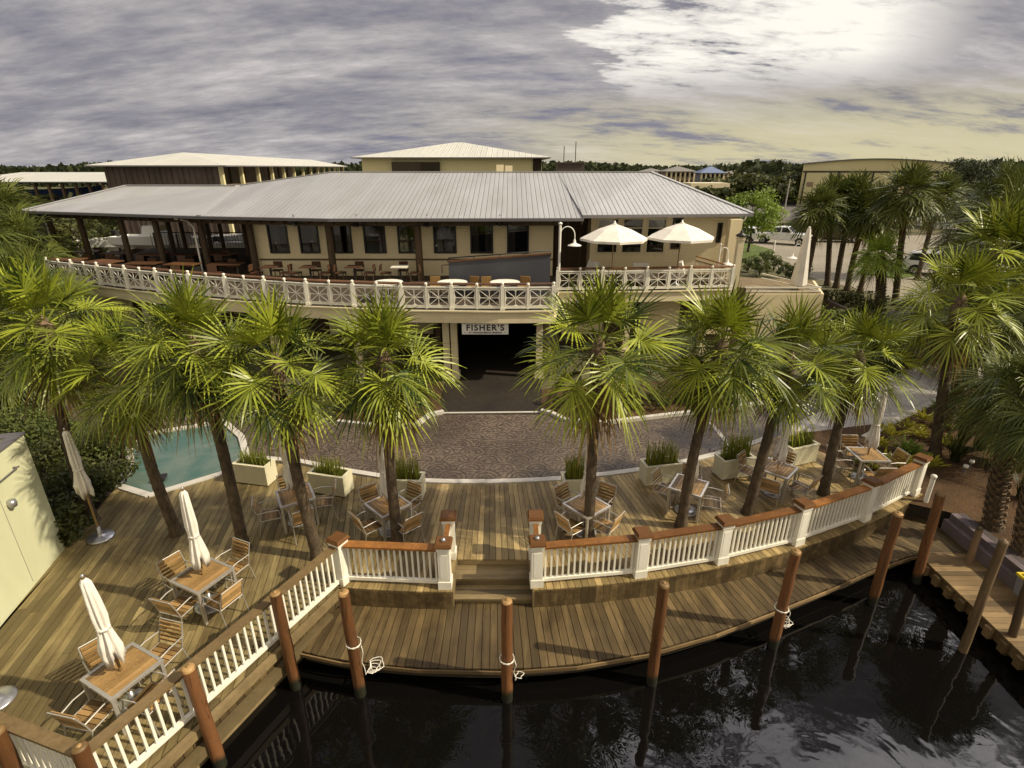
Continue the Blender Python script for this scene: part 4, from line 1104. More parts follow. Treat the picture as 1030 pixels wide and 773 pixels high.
# ---------------------------------------------------------------- timber piles
def pile(px_top, py_top, px_w, py_w, label, r=0.098, m_='pile', zw=ZW, group='round timber piles along the dock', name='dock_pile'):
    b_ = P(px_w, py_w, zw); t_ = Q(px_top, py_top, b_.y + 0.02)
    o = empty(name, (b_.x, b_.y, zw)); tag(o, label, 'pile', group)
    top = Vector((b_.x + (t_.x - b_.x) * 0.6, b_.y + .02, t_.z)); d = top - b_
    mb = MB(); n = 9
    mb.tube([Vector((0, 0, -1.2))] + [d * (k / n) + Vector((rnd(-.006, .006), rnd(-.006, .006), 0)) for k in range(n + 1)], [r * 1.05] + [r * (1.04 - .08 * k / n) * rnd(.98, 1.02) for k in range(n + 1)], 14)
    mb.build('shaft', M[m_], o)
    mb = MB(); mb.lathe([(0, .03), (r * .5, .028), (r * .9, .012), (r * .97, -.03)], 14, d); mb.lathe([(0, .046), (.03, .044), (.035, .02)], 8, d); mb.build('end_grain', M['teak' if m_ == 'pile' else m_], o)
    return o, b_, d
piles = []
for a in [((186, 672), (222, 770), 'red brown pile halfway along the long left railing'), ((275, 597), (298, 691), 'red brown pile near the top of the long left railing'),
          ((343, 596), (363, 698), 'red brown pile in front of the corner newel, with a white rope'), ((510, 605), (510, 703), 'red brown pile straight in front of the steps'),
          ((668, 588), (655, 687), 'red brown pile right of the steps, third from the right dock corner'), ((802, 555), (777, 650), 'red brown pile left of the one at the dock corner, with a white rope'),
          ((903, 517), (877, 607), 'red brown pile just left of the inner dock corner'), ((943, 497), (921, 585), 'red brown pile standing at the inner dock corner')]:
    piles.append(pile(*a[0], *a[1], a[2]))
pile(82, 752, 118, 850, 'red brown pile at the bottom left railing corner'); pile(-2, 735, 40, 830, 'red brown pile at the left edge of the bottom left railing')
pile(1008, 545, 968, 655, 'tall grey leaning pile over the side dock', 0.075, 'grey_pile')
pile(985, 532, 974, 566, 'short grey post against the purple timber wall', 0.07, 'grey_pile', ZD, None, 'mooring_post')
pile(1030, 585, 1018, 640, 'short grey post at the right end of the purple timber wall', 0.07, 'grey_pile', ZD, None, 'mooring_post')
def rope(k, label, loops=3, zt=0.2, side=1):
    o, b_, d = piles[k]; o2 = empty('mooring_rope', (b_.x, b_.y, ZD)); tag(o2, label, 'rope')
    pts = []; z0 = -ZD + ZW
    top = zt - ZD
    for i in range(20):
        t = i / 19 * 4 * math.pi; pts.append((.128 * math.cos(t), .128 * math.sin(t), top - .03 * i / 19))
    for i in range(10): pts.append((.14 * side + .02 * math.sin(i), -.05 + .01 * math.cos(i * 2), top - .05 - (top - .05) * i / 10))
    for l_ in range(loops):
        for i in range(14):
            t = i / 14 * 2 * math.pi; rr = .09 + .03 * l_
            pts.append((side * (.16 + rr * (1 - math.cos(t)) * .7) + .03 * math.sin(3 * t + l_), .1 + rr * math.sin(t) * .8 + .04 * l_, .02 + .008 * l_))
    mb = MB(); mb.tube(pts, 0.0075, 5); mb.build('line', M['rope'], o2)
rope(2, 'white mooring rope coiled at the pile left of the steps', 4, 0.35)
rope(3, 'short white rope hanging on the pile in front of the steps', 1, 0.1)
rope(5, 'white rope coiled at the pile left of the dock corner', 3, 0.1)
b_ = P(929, 511, -0.2); o = empty('vent_pipe', b_); tag(o, 'white plastic pipe standing at the right end of the balustrade', 'pipe')
t_ = Q(937, 481, b_.y)
mb = MB(); mb.tube([(0, 0, -.3), (0, 0, t_.z - b_.z)], 0.055, 12); mb.build('pipe', M['pvc'], o)
mb = MB(); mb.lathe([(.055, 0), (.07, 0), (.07, .06), (.05, .085), (0, .09)], 12, (0, 0, t_.z - b_.z)); mb.build('cap', M['pvc'], o)
q = P(1022, 596, ZD); o = empty('dock_box', q, math.atan2(sdir.y, sdir.x)); tag(o, 'grey dock box with yellow lid at the right edge beside the timber wall', 'dock box')
mb = MB(); mb.box((0.35, 0.15, .22), (.7, .45, .42), taper=1.08); mb.build('body', M['grey_plastic'], o)
mb = MB(); mb.box((0.35, 0.15, .47), (.80, .54, .06)); mb.box((0.35, 0.15, .52), (.7, .44, .05), taper=.85); mb.build('lid', M['yellow'], o)
for i, (x, y) in enumerate([(975, 466), (969, 471)]):
    q = P(x, y + 6); o = empty('path_light', q); tag(o, ['small white path light in the brown mulch, upper of the pair', 'small white path light in the brown mulch, lower of the pair'][i], 'path light')
    mb = MB(); mb.tube([(0, 0, 0), (0, 0, .22)], .02, 6); mb.build('stake', M['gutter'], o)
    mb = MB(); mb.lathe([(0, .3), (.06, .29), (.065, .22), (.04, .2), (0, .2)], 10); mb.build('head', M['pvc'], o)

# ---------------------------------------------------------------- furniture
T0 = {}
def make_table():
    o = empty('dining_table')
    mb = MB(); n = 9; w_ = 0.80
    for i in range(n): mb.box((-.34 + .68 * (i + .5) / n, 0, .738), (.068, .70, .022))
    mb.build('tabletop', M['teak'], o)
    mb = MB()
    for s_ in (-1, 1): mb.box((s_ * .375, 0, .735), (.05, .80, .045)); mb.box((0, s_ * .375, .735), (.70, .05, .045))
    mb.build('frame', M['alu'], o)
    for x in (-1, 1):
        for y in (-1, 1): m_ = MB(); m_.box((x * .365, y * .365, .356), (.05, .05, .712)); m_.build('leg', M['alu'], o)
    return o
def make_chair():
    o = empty('armchair')
    mb = MB()
    for i in range(5): mb.box((0, -.17 + .085 * i, .435), (.44, .072, .02))
    mb.build('seat', M['teak'], o)
    mb = MB()
    for i in range(5): mb.box((0, -.235 - .02 * i, .52 + .075 * i), (.42, .016, .064), mtx=Matrix.Rotation(-.2, 3, 'X'))
    mb.build('backrest', M['teak'], o)
    for x in (-1, 1):
        mb = MB(); mb.tube([(x * .245, .25, 0), (x * .245, .22, .44), (x * .25, .20, .64)], .012, 6); mb.build('leg', M['alu'], o)
        mb = MB(); mb.tube([(x * .245, -.30, 0), (x * .24, -.215, .42), (x * .235, -.26, .60), (x * .225, -.345, .86)], .012, 6); mb.build('leg', M['alu'], o)
        mb = MB(); mb.tube([(x * .25, .20, .64), (x * .255, .0, .66), (x * .24, -.265, .63)], .013, 6); mb.build('armrest', M['alu'], o)
    mb = MB(); mb.tube([(-.245, .215, .425), (.245, .215, .425)], .012, 6); mb.tube([(-.24, -.215, .425), (.24, -.215, .425)], .012, 6)
    for x in (-1, 1): mb.tube([(x * .24, .215, .425), (x * .24, -.215, .425)], .012, 6)
    mb.build('frame', M['alu'], o)
    mb = MB(); mb.tube([(-.225, -.345, .86), (.225, -.345, .86)], .012, 6); mb.build('back_rail', M['alu'], o)
    return o
def make_closed_umbrella(seed, top=2.55, bot=1.02, tilt=0.0):
    random.seed(seed); o = empty('closed_umbrella')
    mb = MB(); mb.tube([(0, 0, .05), (0, 0, top + .06)], .022, 8); mb.build('pole', M['teak'], o)
    ph = rnd(0, 6); k_ = 8
    def fold(t, i): return .30 * math.cos(k_ * t + ph + .25 * i) + .14 * math.sin(3 * t + i * .6 + ph)
    L = top - bot; prof = [(0.02, top + .02), (.04, top), (.062, top - .05), (.072, top - L * .25), (.082, top - L * .45), (.070, top - L * .60), (.100, top - L * .74), (.128, top - L * .88), (.12, top - L), (.05, top - L * .93)]
    mb = MB(); mb.lathe(prof, 40, fold=lambda t, i: fold(t, i) * (0.5 if i < 3 else 1)); 
    for j in range(len(mb.v)):                 # hanging corners at the hem
        x, y, z = mb.v[j]
        if z < bot + .22: mb.v[j] = (x, y, z + .10 * math.sin(4 * math.atan2(y, x) + ph))
    mb.build('canopy', M['canvas'], o)
    mb = MB(); mb.lathe([(.062, 0), (.094, 0), (.094, .05), (.062, .05)], 16, (0, 0, top - L * .61), fold=lambda t, i: .06 * math.cos(8 * t)); mb.build('strap', M['canvas'], o)
    mb = MB(); mb.lathe([(0, .04), (.02, .03), (.025, 0)], 8, (0, 0, top + .06)); mb.build('finial', M['steel'], o)
    mb = MB(); mb.lathe([(0, 0), (.27, 0), (.28, .02), (.26, .045), (.15, .065), (.06, .09), (.05, .12), (.04, .30), (0, .30)], 24); mb.build('base', M['steel'], o)
    return o
tb0, ch0 = make_table(), make_chair(); first = {'t': True, 'c': True}
tables = [  # centre, two neighbouring corners, description, which sides have chairs (angles), umbrella top
    ((203.5, 578), (181, 580), (206, 557), 'table nearest the pool', [0, 90, 180, 270]),
    ((123, 674), (99, 673), (129, 645), 'table nearest the bottom left corner', [0, 90, 180, 270]),
    ((297, 498), (286, 490), (303, 485), 'table behind the fourth palm from left', [0, 90, 180, 270]),
    ((390, 507), (370, 498), (384, 520), 'table behind the palm left of the steps', [0, 90, 180, 270]),
    ((590, 508), (572, 499), (589, 487), 'table behind the palm right of the steps', [0, 90, 180, 270]),
    ((693, 488), (673, 494), (682, 475), 'table at the third palm from the right', [0, 90, 180]),
    ((782, 471), (773.5, 458), (797.5, 468), 'table at the second palm from the right', [0, 90, 180, 270]),
    ((873, 457), (855, 450), (864.5, 466), 'table at the right end of the terrace', [0, 90, 180, 270]),
]
for i, (c, q0, q1, desc, sides) in enumerate(tables):
    random.seed(100 + i)
    ctr = P(*c, .75); yaw = R((-25, -26, 30, 45, 40, -32, -44, -2)[i])
    t_ = tb0 if i == 0 else copy_tree(tb0)
    t_.location = (ctr.x, ctr.y, 0); t_.rotation_euler = (0, 0, yaw); tag(t_, 'square teak and aluminium framed ' + desc, 'table', 'square teak terrace tables')
    for s_ in sides:
        c_ = ch0 if first['c'] else copy_tree(ch0); first['c'] = False
        a = yaw + R(s_ + rnd(-9, 9)); rr = rnd(.52, .64)
        c_.location = (ctr.x + math.cos(a) * rr, ctr.y + math.sin(a) * rr, 0); c_.rotation_euler = (0, 0, a + math.pi / 2 + R(rnd(-12, 12)))
        ang = math.degrees(a) % 360
        side = ('right', 'building', 'left', 'water')[int(s_ / 90 + round(math.degrees(yaw) / 90)) % 4]
        tag(c_, 'teak armchair on the %s side of the %s' % (side, desc), 'chair', 'teak armchairs round the terrace tables')
    if i >= 0:
        u = make_closed_umbrella(50 + i, [2.62, 2.55, 2.5, 2.55, 2.5, 2.55, 2.5, 2.6][i]); u.location = (ctr.x, ctr.y, 0); u.rotation_euler = (R(rnd(-1.5, 1.5)), R(rnd(-1.5, 1.5)), rnd(0, 6))
        tag(u, 'closed white umbrella standing through the ' + desc, 'umbrella', 'closed white terrace umbrellas')
u = make_closed_umbrella(71, 2.75, 1.2); u.location = P(102, 541); tag(u, 'closed white umbrella on silver base standing free beside the dark hedge', 'umbrella', 'closed white terrace umbrellas')
u = make_closed_umbrella(72, 2.7, 1.15); u.location = P(-4, 706); tag(u, 'silver umbrella base at the left edge of the photo', 'umbrella', 'closed white terrace umbrellas')

def open_umbrella(q, r, top, label):
    o = empty('open_umbrella', (q.x, q.y, ZF)); tag(o, label, 'umbrella', 'open white balcony umbrellas')
    zt = top - ZF; ze = zt - .62
    mb = MB(); mb.tube([(0, 0, 0), (0, 0, zt + .08)], .025, 8); mb.build('pole', M['teak'], o)
    mb = MB(); n = 8; vv = [(0, 0, zt)]; ff = []
    for k in range(n):
        for j, (f_, sag) in enumerate(((.5, .02), (1.0, 0.0))):
            for h_ in (0, .5):
                a = (k + h_) * 2 * math.pi / n; rr = r * f_ * (1 if h_ == 0 else math.cos(math.pi / n) * .985)
                vv.append((rr * math.cos(a), rr * math.sin(a), zt - (zt - ze) * f_ - (.0 if h_ == 0 else -.0) + (.06 if f_ == .5 else 0)))
    def ix(k, j, h_): k %= n; return 1 + k * 4 + j * 2 + h_
    for k in range(n):
        for h_ in (0, 1):
            k2, h2 = (k, 1) if h_ == 0 else (k + 1, 0)
            ff += [(0, ix(k, 0, h_), ix(k2, 0, h2)), (ix(k, 0, h_), ix(k, 1, h_), ix(k2, 1, h2), ix(k2, 0, h2))]
    mb.add(vv, ff, 0)
    lo = [(x * 1.0, y * 1.0, z) for x, y, z in vv]
    for k in range(n):
        for h_ in (0, 1):
            k2, h2 = (k, 1) if h_ == 0 else (k + 1, 0)
            a_, b2 = Vector(vv[ix(k, 1, h_)]), Vector(vv[ix(k2, 1, h2)])
            mb.add([a_, b2, b2 + Vector((0, 0, -.10)), a_ + Vector((0, 0, -.10))], [(0, 1, 2, 3)])
    mb.build('canopy', M['canvas'], o)
    for k in range(n):
        a = k * 2 * math.pi / n; mb = MB(); mb.bar((0, 0, zt - .05), (r * .98 * math.cos(a), r * .98 * math.sin(a), ze - .02), .02, .025); mb.build('rib', M['teak'], o)
    mb = MB(); mb.lathe([(0, .12), (.03, .1), (.04, .02), (.10, -.01)], 10, (0, 0, zt)); mb.build('finial', M['lamp_white'], o)
    mb = MB(); mb.lathe([(0, 0), (.28, 0), (.26, .06), (.05, .1), (.04, .3), (0, .3)], 16); mb.build('base', M['steel'], o)
open_umbrella(Q(617, 245, 24.4), 1.48, Q(617, 225, 24.4).z, 'open white balcony umbrella, the left one beside the gooseneck lamp pole')
open_umbrella(Q(684, 245, 24.6), 1.48, Q(684, 224, 24.6).z, 'open white balcony umbrella, the right one nearer the corner column')
# closed umbrella on the terrace beyond the lantern post
q = Q(802, 291, 27.5); zt = Q(804, 230, 27.5).z
o = empty('closed_umbrella', (q.x, q.y, q.z)); tag(o, 'tall closed white umbrella tapering like an obelisk right of the restaurant', 'umbrella')
h_ = zt - q.z
mb = MB(); mb.lathe([(.02, h_), (.09, h_ - .02), (.16, h_ - .4), (.42, .25), (.40, .22), (.05, .3)], 8, smooth=False); mb.build('canopy', M['canvas'], o)
mb = MB(); mb.tube([(0, 0, -.3), (0, 0, h_ + .03)], .03, 8); mb.build('pole', M['teak'], o)
mb = MB(); mb.lathe([(0, .1), (.06, .07), (.06, .02), (0, 0)], 10, (0, 0, h_)); mb.build('finial', M['lamp_white'], o)
zt2 = q.z - .06
# low side terrace under it
o = empty('side_terrace', (q.x, q.y, 0)); tag(o, 'pale walled raised side terrace right of the restaurant, under the tall closed umbrella', 'terrace')
mb = MB(); mb.prism([(-3.2, -.9), (.9, -.9), (2.2, 2.5), (-3.2, 4)], -.05, zt2); mb.build('wall', M['cream_plain'], o)
mb = MB(); mb.prism([(-3.1, -.8), (.82, -.8), (2.0, 2.4), (-3.1, 3.8)], zt2 + .004, zt2 + .03); mb.build('floor', M['deck_mid'], o)
mb = MB(); mb.bar((-3.2, -.8, zt2 + .30), (.75, -.8, zt2 + .30), .05, .06); mb.bar((.75, -.8, zt2 + .3), (-1.2, 1.6, zt2 + .55), .05, .06); mb.bar((.75, -.8, zt2 + .12), (-1.2, 1.6, zt2 + .32), .05, .05)
mb.bar((-3.2, -.8, zt2 + .12), (.75, -.8, zt2 + .12), .05, .05); mb.build('rail', M['white'], o)
q = Q(800, 285, 30.5); gooseneck(Vector((q.x, q.y, 0)), 0, Q(797, 244, 30.5).z, -1, 'white gooseneck lamp on a pole behind the tall closed umbrella', .04, .45)

# planters and reeds
def reed_mesh(w_, d_, h_, n, seed):
    random.seed(seed); mb = MB()
    for i in range(n):
        x, y = rnd(-w_ / 2, w_ / 2), rnd(-d_ / 2, d_ / 2); hh = h_ * rnd(.55, 1.08); a = rnd(0, 6.28); b_ = rnd(0, .14)
        top = Vector((x + math.cos(a) * b_, y + math.sin(a) * b_, hh)); s_ = Vector((-math.sin(a), math.cos(a), 0)) * .008
        t = rnd(0, 1); mid = Vector((x, y, 0)).lerp(top, .5) + Vector((0, 0, .03))
        mb.add([Vector((x, y, 0)) - s_, Vector((x, y, 0)) + s_, mid + s_, mid - s_, top + s_ * .4, top - s_ * .4], [(0, 1, 2, 3), (3, 2, 4, 5)], 0, False, t)
    return mb
pls = [((257, 474), .98, 12, 'planter nearest the pool', .34), ((333, 484), 1.02, 14, 'planter behind the fourth palm from the left', .42), ((408, 489), .95, 4, 'planter behind the palm just left of the steps', .58), ((579, 489), .72, -3, 'planter behind the palm just right of the steps', .62),
       ((664, 474), 1.02, -11, 'planter at the third palm from the right', .62), ((738, 468), .98, -15, 'planter between the second and third palms from the right', .72), ((803, 455), .98, -20, 'planter behind the second palm from the right', .45)]
for i, (c, L, ang, desc, rh) in enumerate(pls):
    q = P(c[0], c[1] , 0.30); o = empty('planter', (q.x, q.y, 0), R(-ang)); tag(o, 'long cream trough, the ' + desc, 'planter', 'cream planters along the drive')
    W = .46; mb = MB(); h_ = .56
    o8 = len(mb.v)
    k = .90
    for sx, sy, lx, ly in ((0, 1, L, .045), (0, -1, L, .045), (1, 0, .045, W - .09), (-1, 0, .045, W - .09)):
        mb.box((sx * (L / 2 - .0225), sy * (W / 2 - .0225), .03 + h_ / 2), (lx, ly, h_))
    mb.box((0, 0, .06), (L - .1, W - .1, .06))
    mb.build('trough', M['planter'], o)
    mb = MB()
    for sx, sy, lx, ly in ((0, 1, L + .03, .075), (0, -1, L + .03, .075), (1, 0, .075, W - .118), (-1, 0, .075, W - .118)):
        mb.box((sx * (L / 2 - .024), sy * (W / 2 - .024), .03 + h_ - .01), (lx, ly, .045))
    mb.build('rim', M['planter'], o)
    mb = MB(); mb.box((0, 0, .42), (L - .12, W - .12, .03)); mb.build('soil', M['soil'], o)
    mb = MB()
    for sx in (-1, 1): mb.box((sx * (L / 2 - .12), 0, .015), (.1, W - .1, .03))
    mb.build('foot', M['dark_metal'], o)
    r_ = reed_mesh(L - .2, W - .2, rh + .16, 240, 300 + i).build('reed_clump', M['reed']); r_.location = (q.x, q.y, .435); r_.rotation_euler = (0, 0, R(-ang))
    tag(r_, 'upright green reeds growing in the ' + desc, 'reeds', 'reeds in the planters')

# balcony furniture
def round_table(q, r, label, m_='white'):
    o = empty('round_table', (q.x, q.y, ZF)); tag(o, label, 'table')
    mb = MB(); mb.lathe([(0, .75), (r, .75), (r, .715), (0, .715)], 24, smooth=False); mb.build('tabletop', M[m_], o)
    mb = MB(); mb.lathe([(0, 0), (.25, 0), (.24, .03), (.05, .06), (.04, .714)], 12); mb.build('pedestal', M['dark_metal'], o)
def make_bchair(seat_m, back_m):
    o = empty('bistro_chair')
    mb = MB(); mb.box((0, 0, .45), (.44, .44, .05)); mb.build('seat', M[seat_m], o)
    mb = MB(); mb.box((0, -.23, .68), (.42, .035, .30), mtx=Matrix.Rotation(-.12, 3, 'X'))
    mb.build('backrest', M[back_m], o)
    for x in (-1, 1):
        for y in (-1, 1): mb = MB(); mb.box((x * .19, y * .19, .212), (.035, .035, .424)); mb.build('leg', M['post_wood'], o)
    return o
bc0, bc1 = make_bchair('red_brown', 'red_brown'), make_bchair('teak', 'teak'); used = {}
def bchair(proto, q, rz, label, grp):
    c_ = proto if proto.name not in used else copy_tree(proto); used[proto.name] = 1
    c_.location = (q.x, q.y, ZF); c_.rotation_euler = (0, 0, rz); tag(c_, label, 'chair', grp)
GB = 'dark brown chairs along the restaurant wall'
for i, (px, where) in enumerate([(271, 'at the cream wall left end'), (311, 'left of the first wall post'), (356, 'right of the first wall post'), (402, 'left of the second wall post')]):
    q = Q(px, 265, 25.3); o = empty('square_table', (q.x, q.y, ZF)); tag(o, 'small dark brown balcony table ' + where, 'table')
    mb = MB(); mb.box((0, 0, .735), (.75, .75, .035)); mb.build('tabletop', M['red_brown' if i < 3 else 'white'], o)
    mb = MB(); mb.box((0, 0, .36), (.08, .08, .715)); mb.box((0, 0, .015), (.5, .5, .03)); mb.build('pedestal', M['dark_metal'], o)
    for a, side in ((0, 'right'), (90, 'wall'), (180, 'left')):
        bchair(bc0, q + Vector((math.cos(R(a)) * .68, math.sin(R(a)) * .68, 0)), R(a + 90), 'dark brown chair on the %s side of the table %s' % (side, where), GB)
for i, (px, where) in enumerate([(390, 'under the second wall post'), (455, 'below the stair guard left end'), (508, 'below the stair guard right part')]):
    q = Q(px, 283, 21.6); round_table(q, .60, 'round white balcony table ' + where)
    if i:
        bchair(bc1, q + Vector((-.75, .55, 0)), R(190), 'light wooden chair left of the round table ' + where, 'light wooden balcony chairs')
        bchair(bc1, q + Vector((.75, .6, 0)), R(160), 'light wooden chair right of the round table ' + where, 'light wooden balcony chairs')
def lounge(q, rz, label):
    o = empty('lounge_chair', (q.x, q.y, ZF), rz); tag(o, label, 'armchair')
    mb = MB(); mb.box((0, 0, .33), (.7, .7, .2)); mb.build('seat', M['canvas'], o)
    mb = MB(); mb.box((0, -.36, .66), (.7, .14, .62), mtx=Matrix.Rotation(-.3, 3, 'X')); mb.build('backrest', M['canvas'], o)
    for x in (-1, 1): mb = MB(); mb.box((x * .40, 0, .40), (.09, .72, .34)); mb.build('armrest', M['canvas'], o)
    mb = MB(); mb.box((0, 0, .115), (.78, .68, .22)); mb.build('base', M['red_brown'], o)
lounge(Q(602, 270, 25.6), R(-60), 'white upholstered lounge chair left of the left open umbrella pole'); lounge(Q(678, 270, 25.4), R(70), 'white upholstered lounge chair with dark frame under the right open umbrella'); lounge(Q(646, 271, 24.5), R(180), 'white upholstered lounge chair between the two open umbrellas')
random.seed(5)
for i, (px, Y, where) in enumerate([(70, 27.3, 'at the pavilion left end'), (108, 26.8, 'left of the third pavilion post'), (145, 26.2, 'right of the third pavilion post'), (185, 26.0, 'left of the thin white downspout'), (228, 26.0, 'at the pavilion right end'), (88, 30.0, 'in the back row, leftmost'), (122, 29.5, 'in the back row, second'), (158, 29.0, 'in the back row, third'), (192, 29.0, 'in the back row, fourth'), (226, 29.2, 'in the back row, rightmost')]):
    q = Q(px, 270, Y); o = empty('picnic_table', (q.x, q.y, ZF), R(rnd(-20, 20))); tag(o, 'wooden dining table ' + where, 'table')
    mb = MB(); mb.box((0, 0, .74), (1.5, .8, .04)); mb.build('tabletop', M['brown_cap'], o)
    for s_ in (-1, 1): mb = MB(); mb.box((s_ * .6, 0, .36), (.08, .6, .718)); mb.build('leg', M['dark_metal'], o)
    for s_, sd_ in ((-1, 'water'), (1, 'yard')):
        bchair(bc0, q + Vector((rnd(-.3, .3), s_ * .75, 0)), R(0 if s_ < 0 else 180), 'dark chair on the %s side of the wooden table %s' % (sd_, where), 'dark chairs in the open pavilion')

# ---------------------------------------------------------------- palms
def frond(mb, az_, el, Lp, Lb, droop, nl=26, mi=0, tone=0.5, org=Vector((0, 0, 0)), wf=1.0):
    d0 = Vector((math.cos(el) * math.cos(az_), math.cos(el) * math.sin(az_), math.sin(el)))
    g_ = Vector((0, 0, -1))
    p0 = org + d0 * .08; pm = org + d0 * Lp * .55 + g_ * .02; p1 = org + d0 * Lp + g_ * Lp * .16 * math.cos(el)
    mb.tube([p0, pm, p1], [.016, .012, .009], 3, mi, False, tone, False)
    d1 = ((p1 - pm).normalized() + g_ * .35 * math.cos(el)).normalized()
    sd_ = d1.cross(Vector((0, 0, 1)))
    if sd_.length < .05: sd_ = Vector((-math.sin(az_), math.cos(az_), 0))
    sd_.normalize(); nrm = sd_.cross(d1).normalized()
    roll = rnd(-.7, .7); sd_, nrm = sd_ * math.cos(roll) + nrm * math.sin(roll), nrm * math.cos(roll) - sd_ * math.sin(roll)
    A = R(118)
    for i in range(nl):
        a = -A + 2 * A * i / (nl - 1) + rnd(-.03, .03); u = min(1.0, abs(a) / A)
        c_ = p1 + (d1 * .30 + g_ * .06) * Lb * (1 - u) ** 1.5
        L = Lb * (.72 + .30 * math.cos(a * .8)) * rnd(.88, 1.08)
        d = (d1 * math.cos(a) + sd_ * math.sin(a) + nrm * (.30 * math.sin(abs(a)) + .05)).normalized()
        wv = nrm.cross(d).normalized(); wv = (wv + nrm * rnd(-.5, .5)).normalized()
        dr = droop * rnd(.6, 1.5)
        vv = []
        for t, w_ in ((0, .007), (.35, .0200), (.72, .0135), (1.0, .002)):
            q = c_ + d * L * t * (1 - .10 * t * dr) + g_ * dr * L * t ** 2.4
            vv += [q - wv * w_ * wf, q + wv * w_ * wf]
        mb.add(vv, [(0, 1, 3, 2), (2, 3, 5, 4), (4, 5, 7, 6)], mi, False, min(1, max(0, tone + rnd(-.30, .30))))
def crown_mesh(seed, n=46, lp=.66, lb=.86, el_min=-62, droop=.36, dead=5, nl=32, wf=1.0):
    random.seed(seed); mb = MB()
    for i in range(n):
        f_ = i / (n - 1); el = R(86 + (el_min - 86) * f_ ** .92 + rnd(-8, 8)); az_ = i * 2.39996 + rnd(-.25, .25)
        frond(mb, az_, el, lp * rnd(.85, 1.15) * (.75 + .25 * math.cos(el)), lb * rnd(.88, 1.1), droop * (.45 + .75 * f_), nl, 0, rnd(.1, .95), wf=wf)
    for i in range(dead):
        frond(mb, rnd(0, 6.28), R(rnd(-80, -62)), lp * rnd(.8, 1.0), lb * rnd(.7, .95), .6, 16, 1, rnd(0, 1), Vector((0, 0, -.15)))
    mb.lathe([(0, .25), (.10, .12), (.17, -.05), (.15, -.35), (.12, -.5)], 9, mi=2)
    return mb
CR = [crown_mesh(11 + k, *a_).build('crown', [M['frond'], M['dead_frond'], M['boots']], me_only=True) for k, a_ in enumerate(
    [(40, .76, .76, -62, .20, 9, 24), (36, .84, .74, -56, .24, 8, 24), (44, .70, .82, -70, .28, 14, 24), (38, .80, .74, -60, .16, 7, 22), (42, .68, .86, -66, .30, 12, 24), (35, .86, .78, -54, .20, 8, 24)])]
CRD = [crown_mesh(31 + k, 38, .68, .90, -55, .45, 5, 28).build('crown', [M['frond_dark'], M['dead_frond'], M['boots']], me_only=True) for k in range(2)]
CRB = crown_mesh(41, 36, .6, .85, -30, .3, 2, 18, 1.5).build('crown', [M['frond_bright'], M['dead_frond'], M['boots']], me_only=True)
CRL = [crown_mesh(51 + k, 46, .62, .78, -42, .34, 2, 16, 1.7).build('crown', [M['frond_dark'], M['dead_frond'], M['boots']], me_only=True) for k in range(2)]
def trunk_mb(h_vec, r0, r1, boots=False, seed=0):
    random.seed(seed); mb = MB(); n = 44; pts = []; rad = []
    bend = Vector((rnd(-.10, .10), rnd(-.06, .06), 0))
    for k in range(n + 1):
        u = k / n; pts.append(h_vec * u + bend * math.sin(math.pi * u)); rad.append((r0 + (r1 - r0) * u) * (rnd(.97, 1.0) if k % 2 else rnd(1.01, 1.06)) * (1 + .35 * max(0, .06 - u) / .06))
    mb.tube([Vector((0, 0, -.3))] + pts, [rad[0]] + rad, 12)
    if boots:
        L = h_vec.length; m_ = int(L / .10)
        for j in range(m_):
            u = (j + .5) / m_; k = u * n; c_ = pts[int(k)].lerp(pts[min(n, int(k) + 1)], k % 1)
            for s_ in range(6):
                a = s_ * math.pi / 3 + j * .5; rr = r0 + (r1 - r0) * u
                d = Vector((math.cos(a), math.sin(a), 0))
                mb.bar(c_ + d * rr * .9 + Vector((0, 0, -.05)), c_ + d * (rr + .055) + Vector((0, 0, .07)), .09, .02, 1)
    return mb
def palm(base, crown, rad, label, var, r0=.145, r1=.115, boots=False, rz=0.0, group='palms', crown_mat=None, seed=None):
    base = Vector(base); crown = Vector(crown)
    o = empty('palm_tree', base); tag(o, label, 'palm', group)
    h_ = crown - base
    trunk_mb(h_ - Vector((0, 0, .12)), r0, r1, boots, seed if seed is not None else int(base.x * 100) % 997).build('trunk', [M['bark'], M['boots']], o)
    c_ = link('crown', var, o, h_, rz, rad / 1.36)
    return o
FR = 'palms planted in the terrace deck'
front = [
    ((93, 524), (44, 328), 1.6, 'leftmost palm, rooted in the dark hedge beside the pale green building', 0, 0.3),
    ((178, 537), (126, 372), 1.40, 'palm whose trunk stands in the deck just below the pool', 1, 1.0),
    ((245, 552), (195, 347), 1.45, 'palm in the deck right of the pool, third from the left', 2, 2.0),
    ((320, 561), (277, 365), 1.48, 'palm in the deck behind the corner newel, fourth from the left', 3, 0.6),
    ((400, 547), (386, 362), 1.40, 'palm in the deck just left of the steps', 4, 3.7),
    ((592, 545), (602, 350), 1.50, 'palm in the deck just right of the steps', 5, 4.5),
    ((685, 530), (726, 350), 1.40, 'palm leaning over the table, third from the right in the deck row', 2, 5.3),
    ((752, 516), (794, 362), 1.38, 'palm in the deck, second from the right in the row', 3, 2.6),
    ((828, 497), (864, 360), 1.30, 'palm in the deck, rightmost of the row', 1, 3.4),
]
for i, (b_, c_, rr, lab, v, rz) in enumerate(front):
    q = P(*b_); palm(q, Q(c_[0], c_[1], q.y), rr * (.92 if i < 4 else .97), lab, CR[v], r0=.125, r1=.098, rz=rz, group=FR, seed=200 + i)
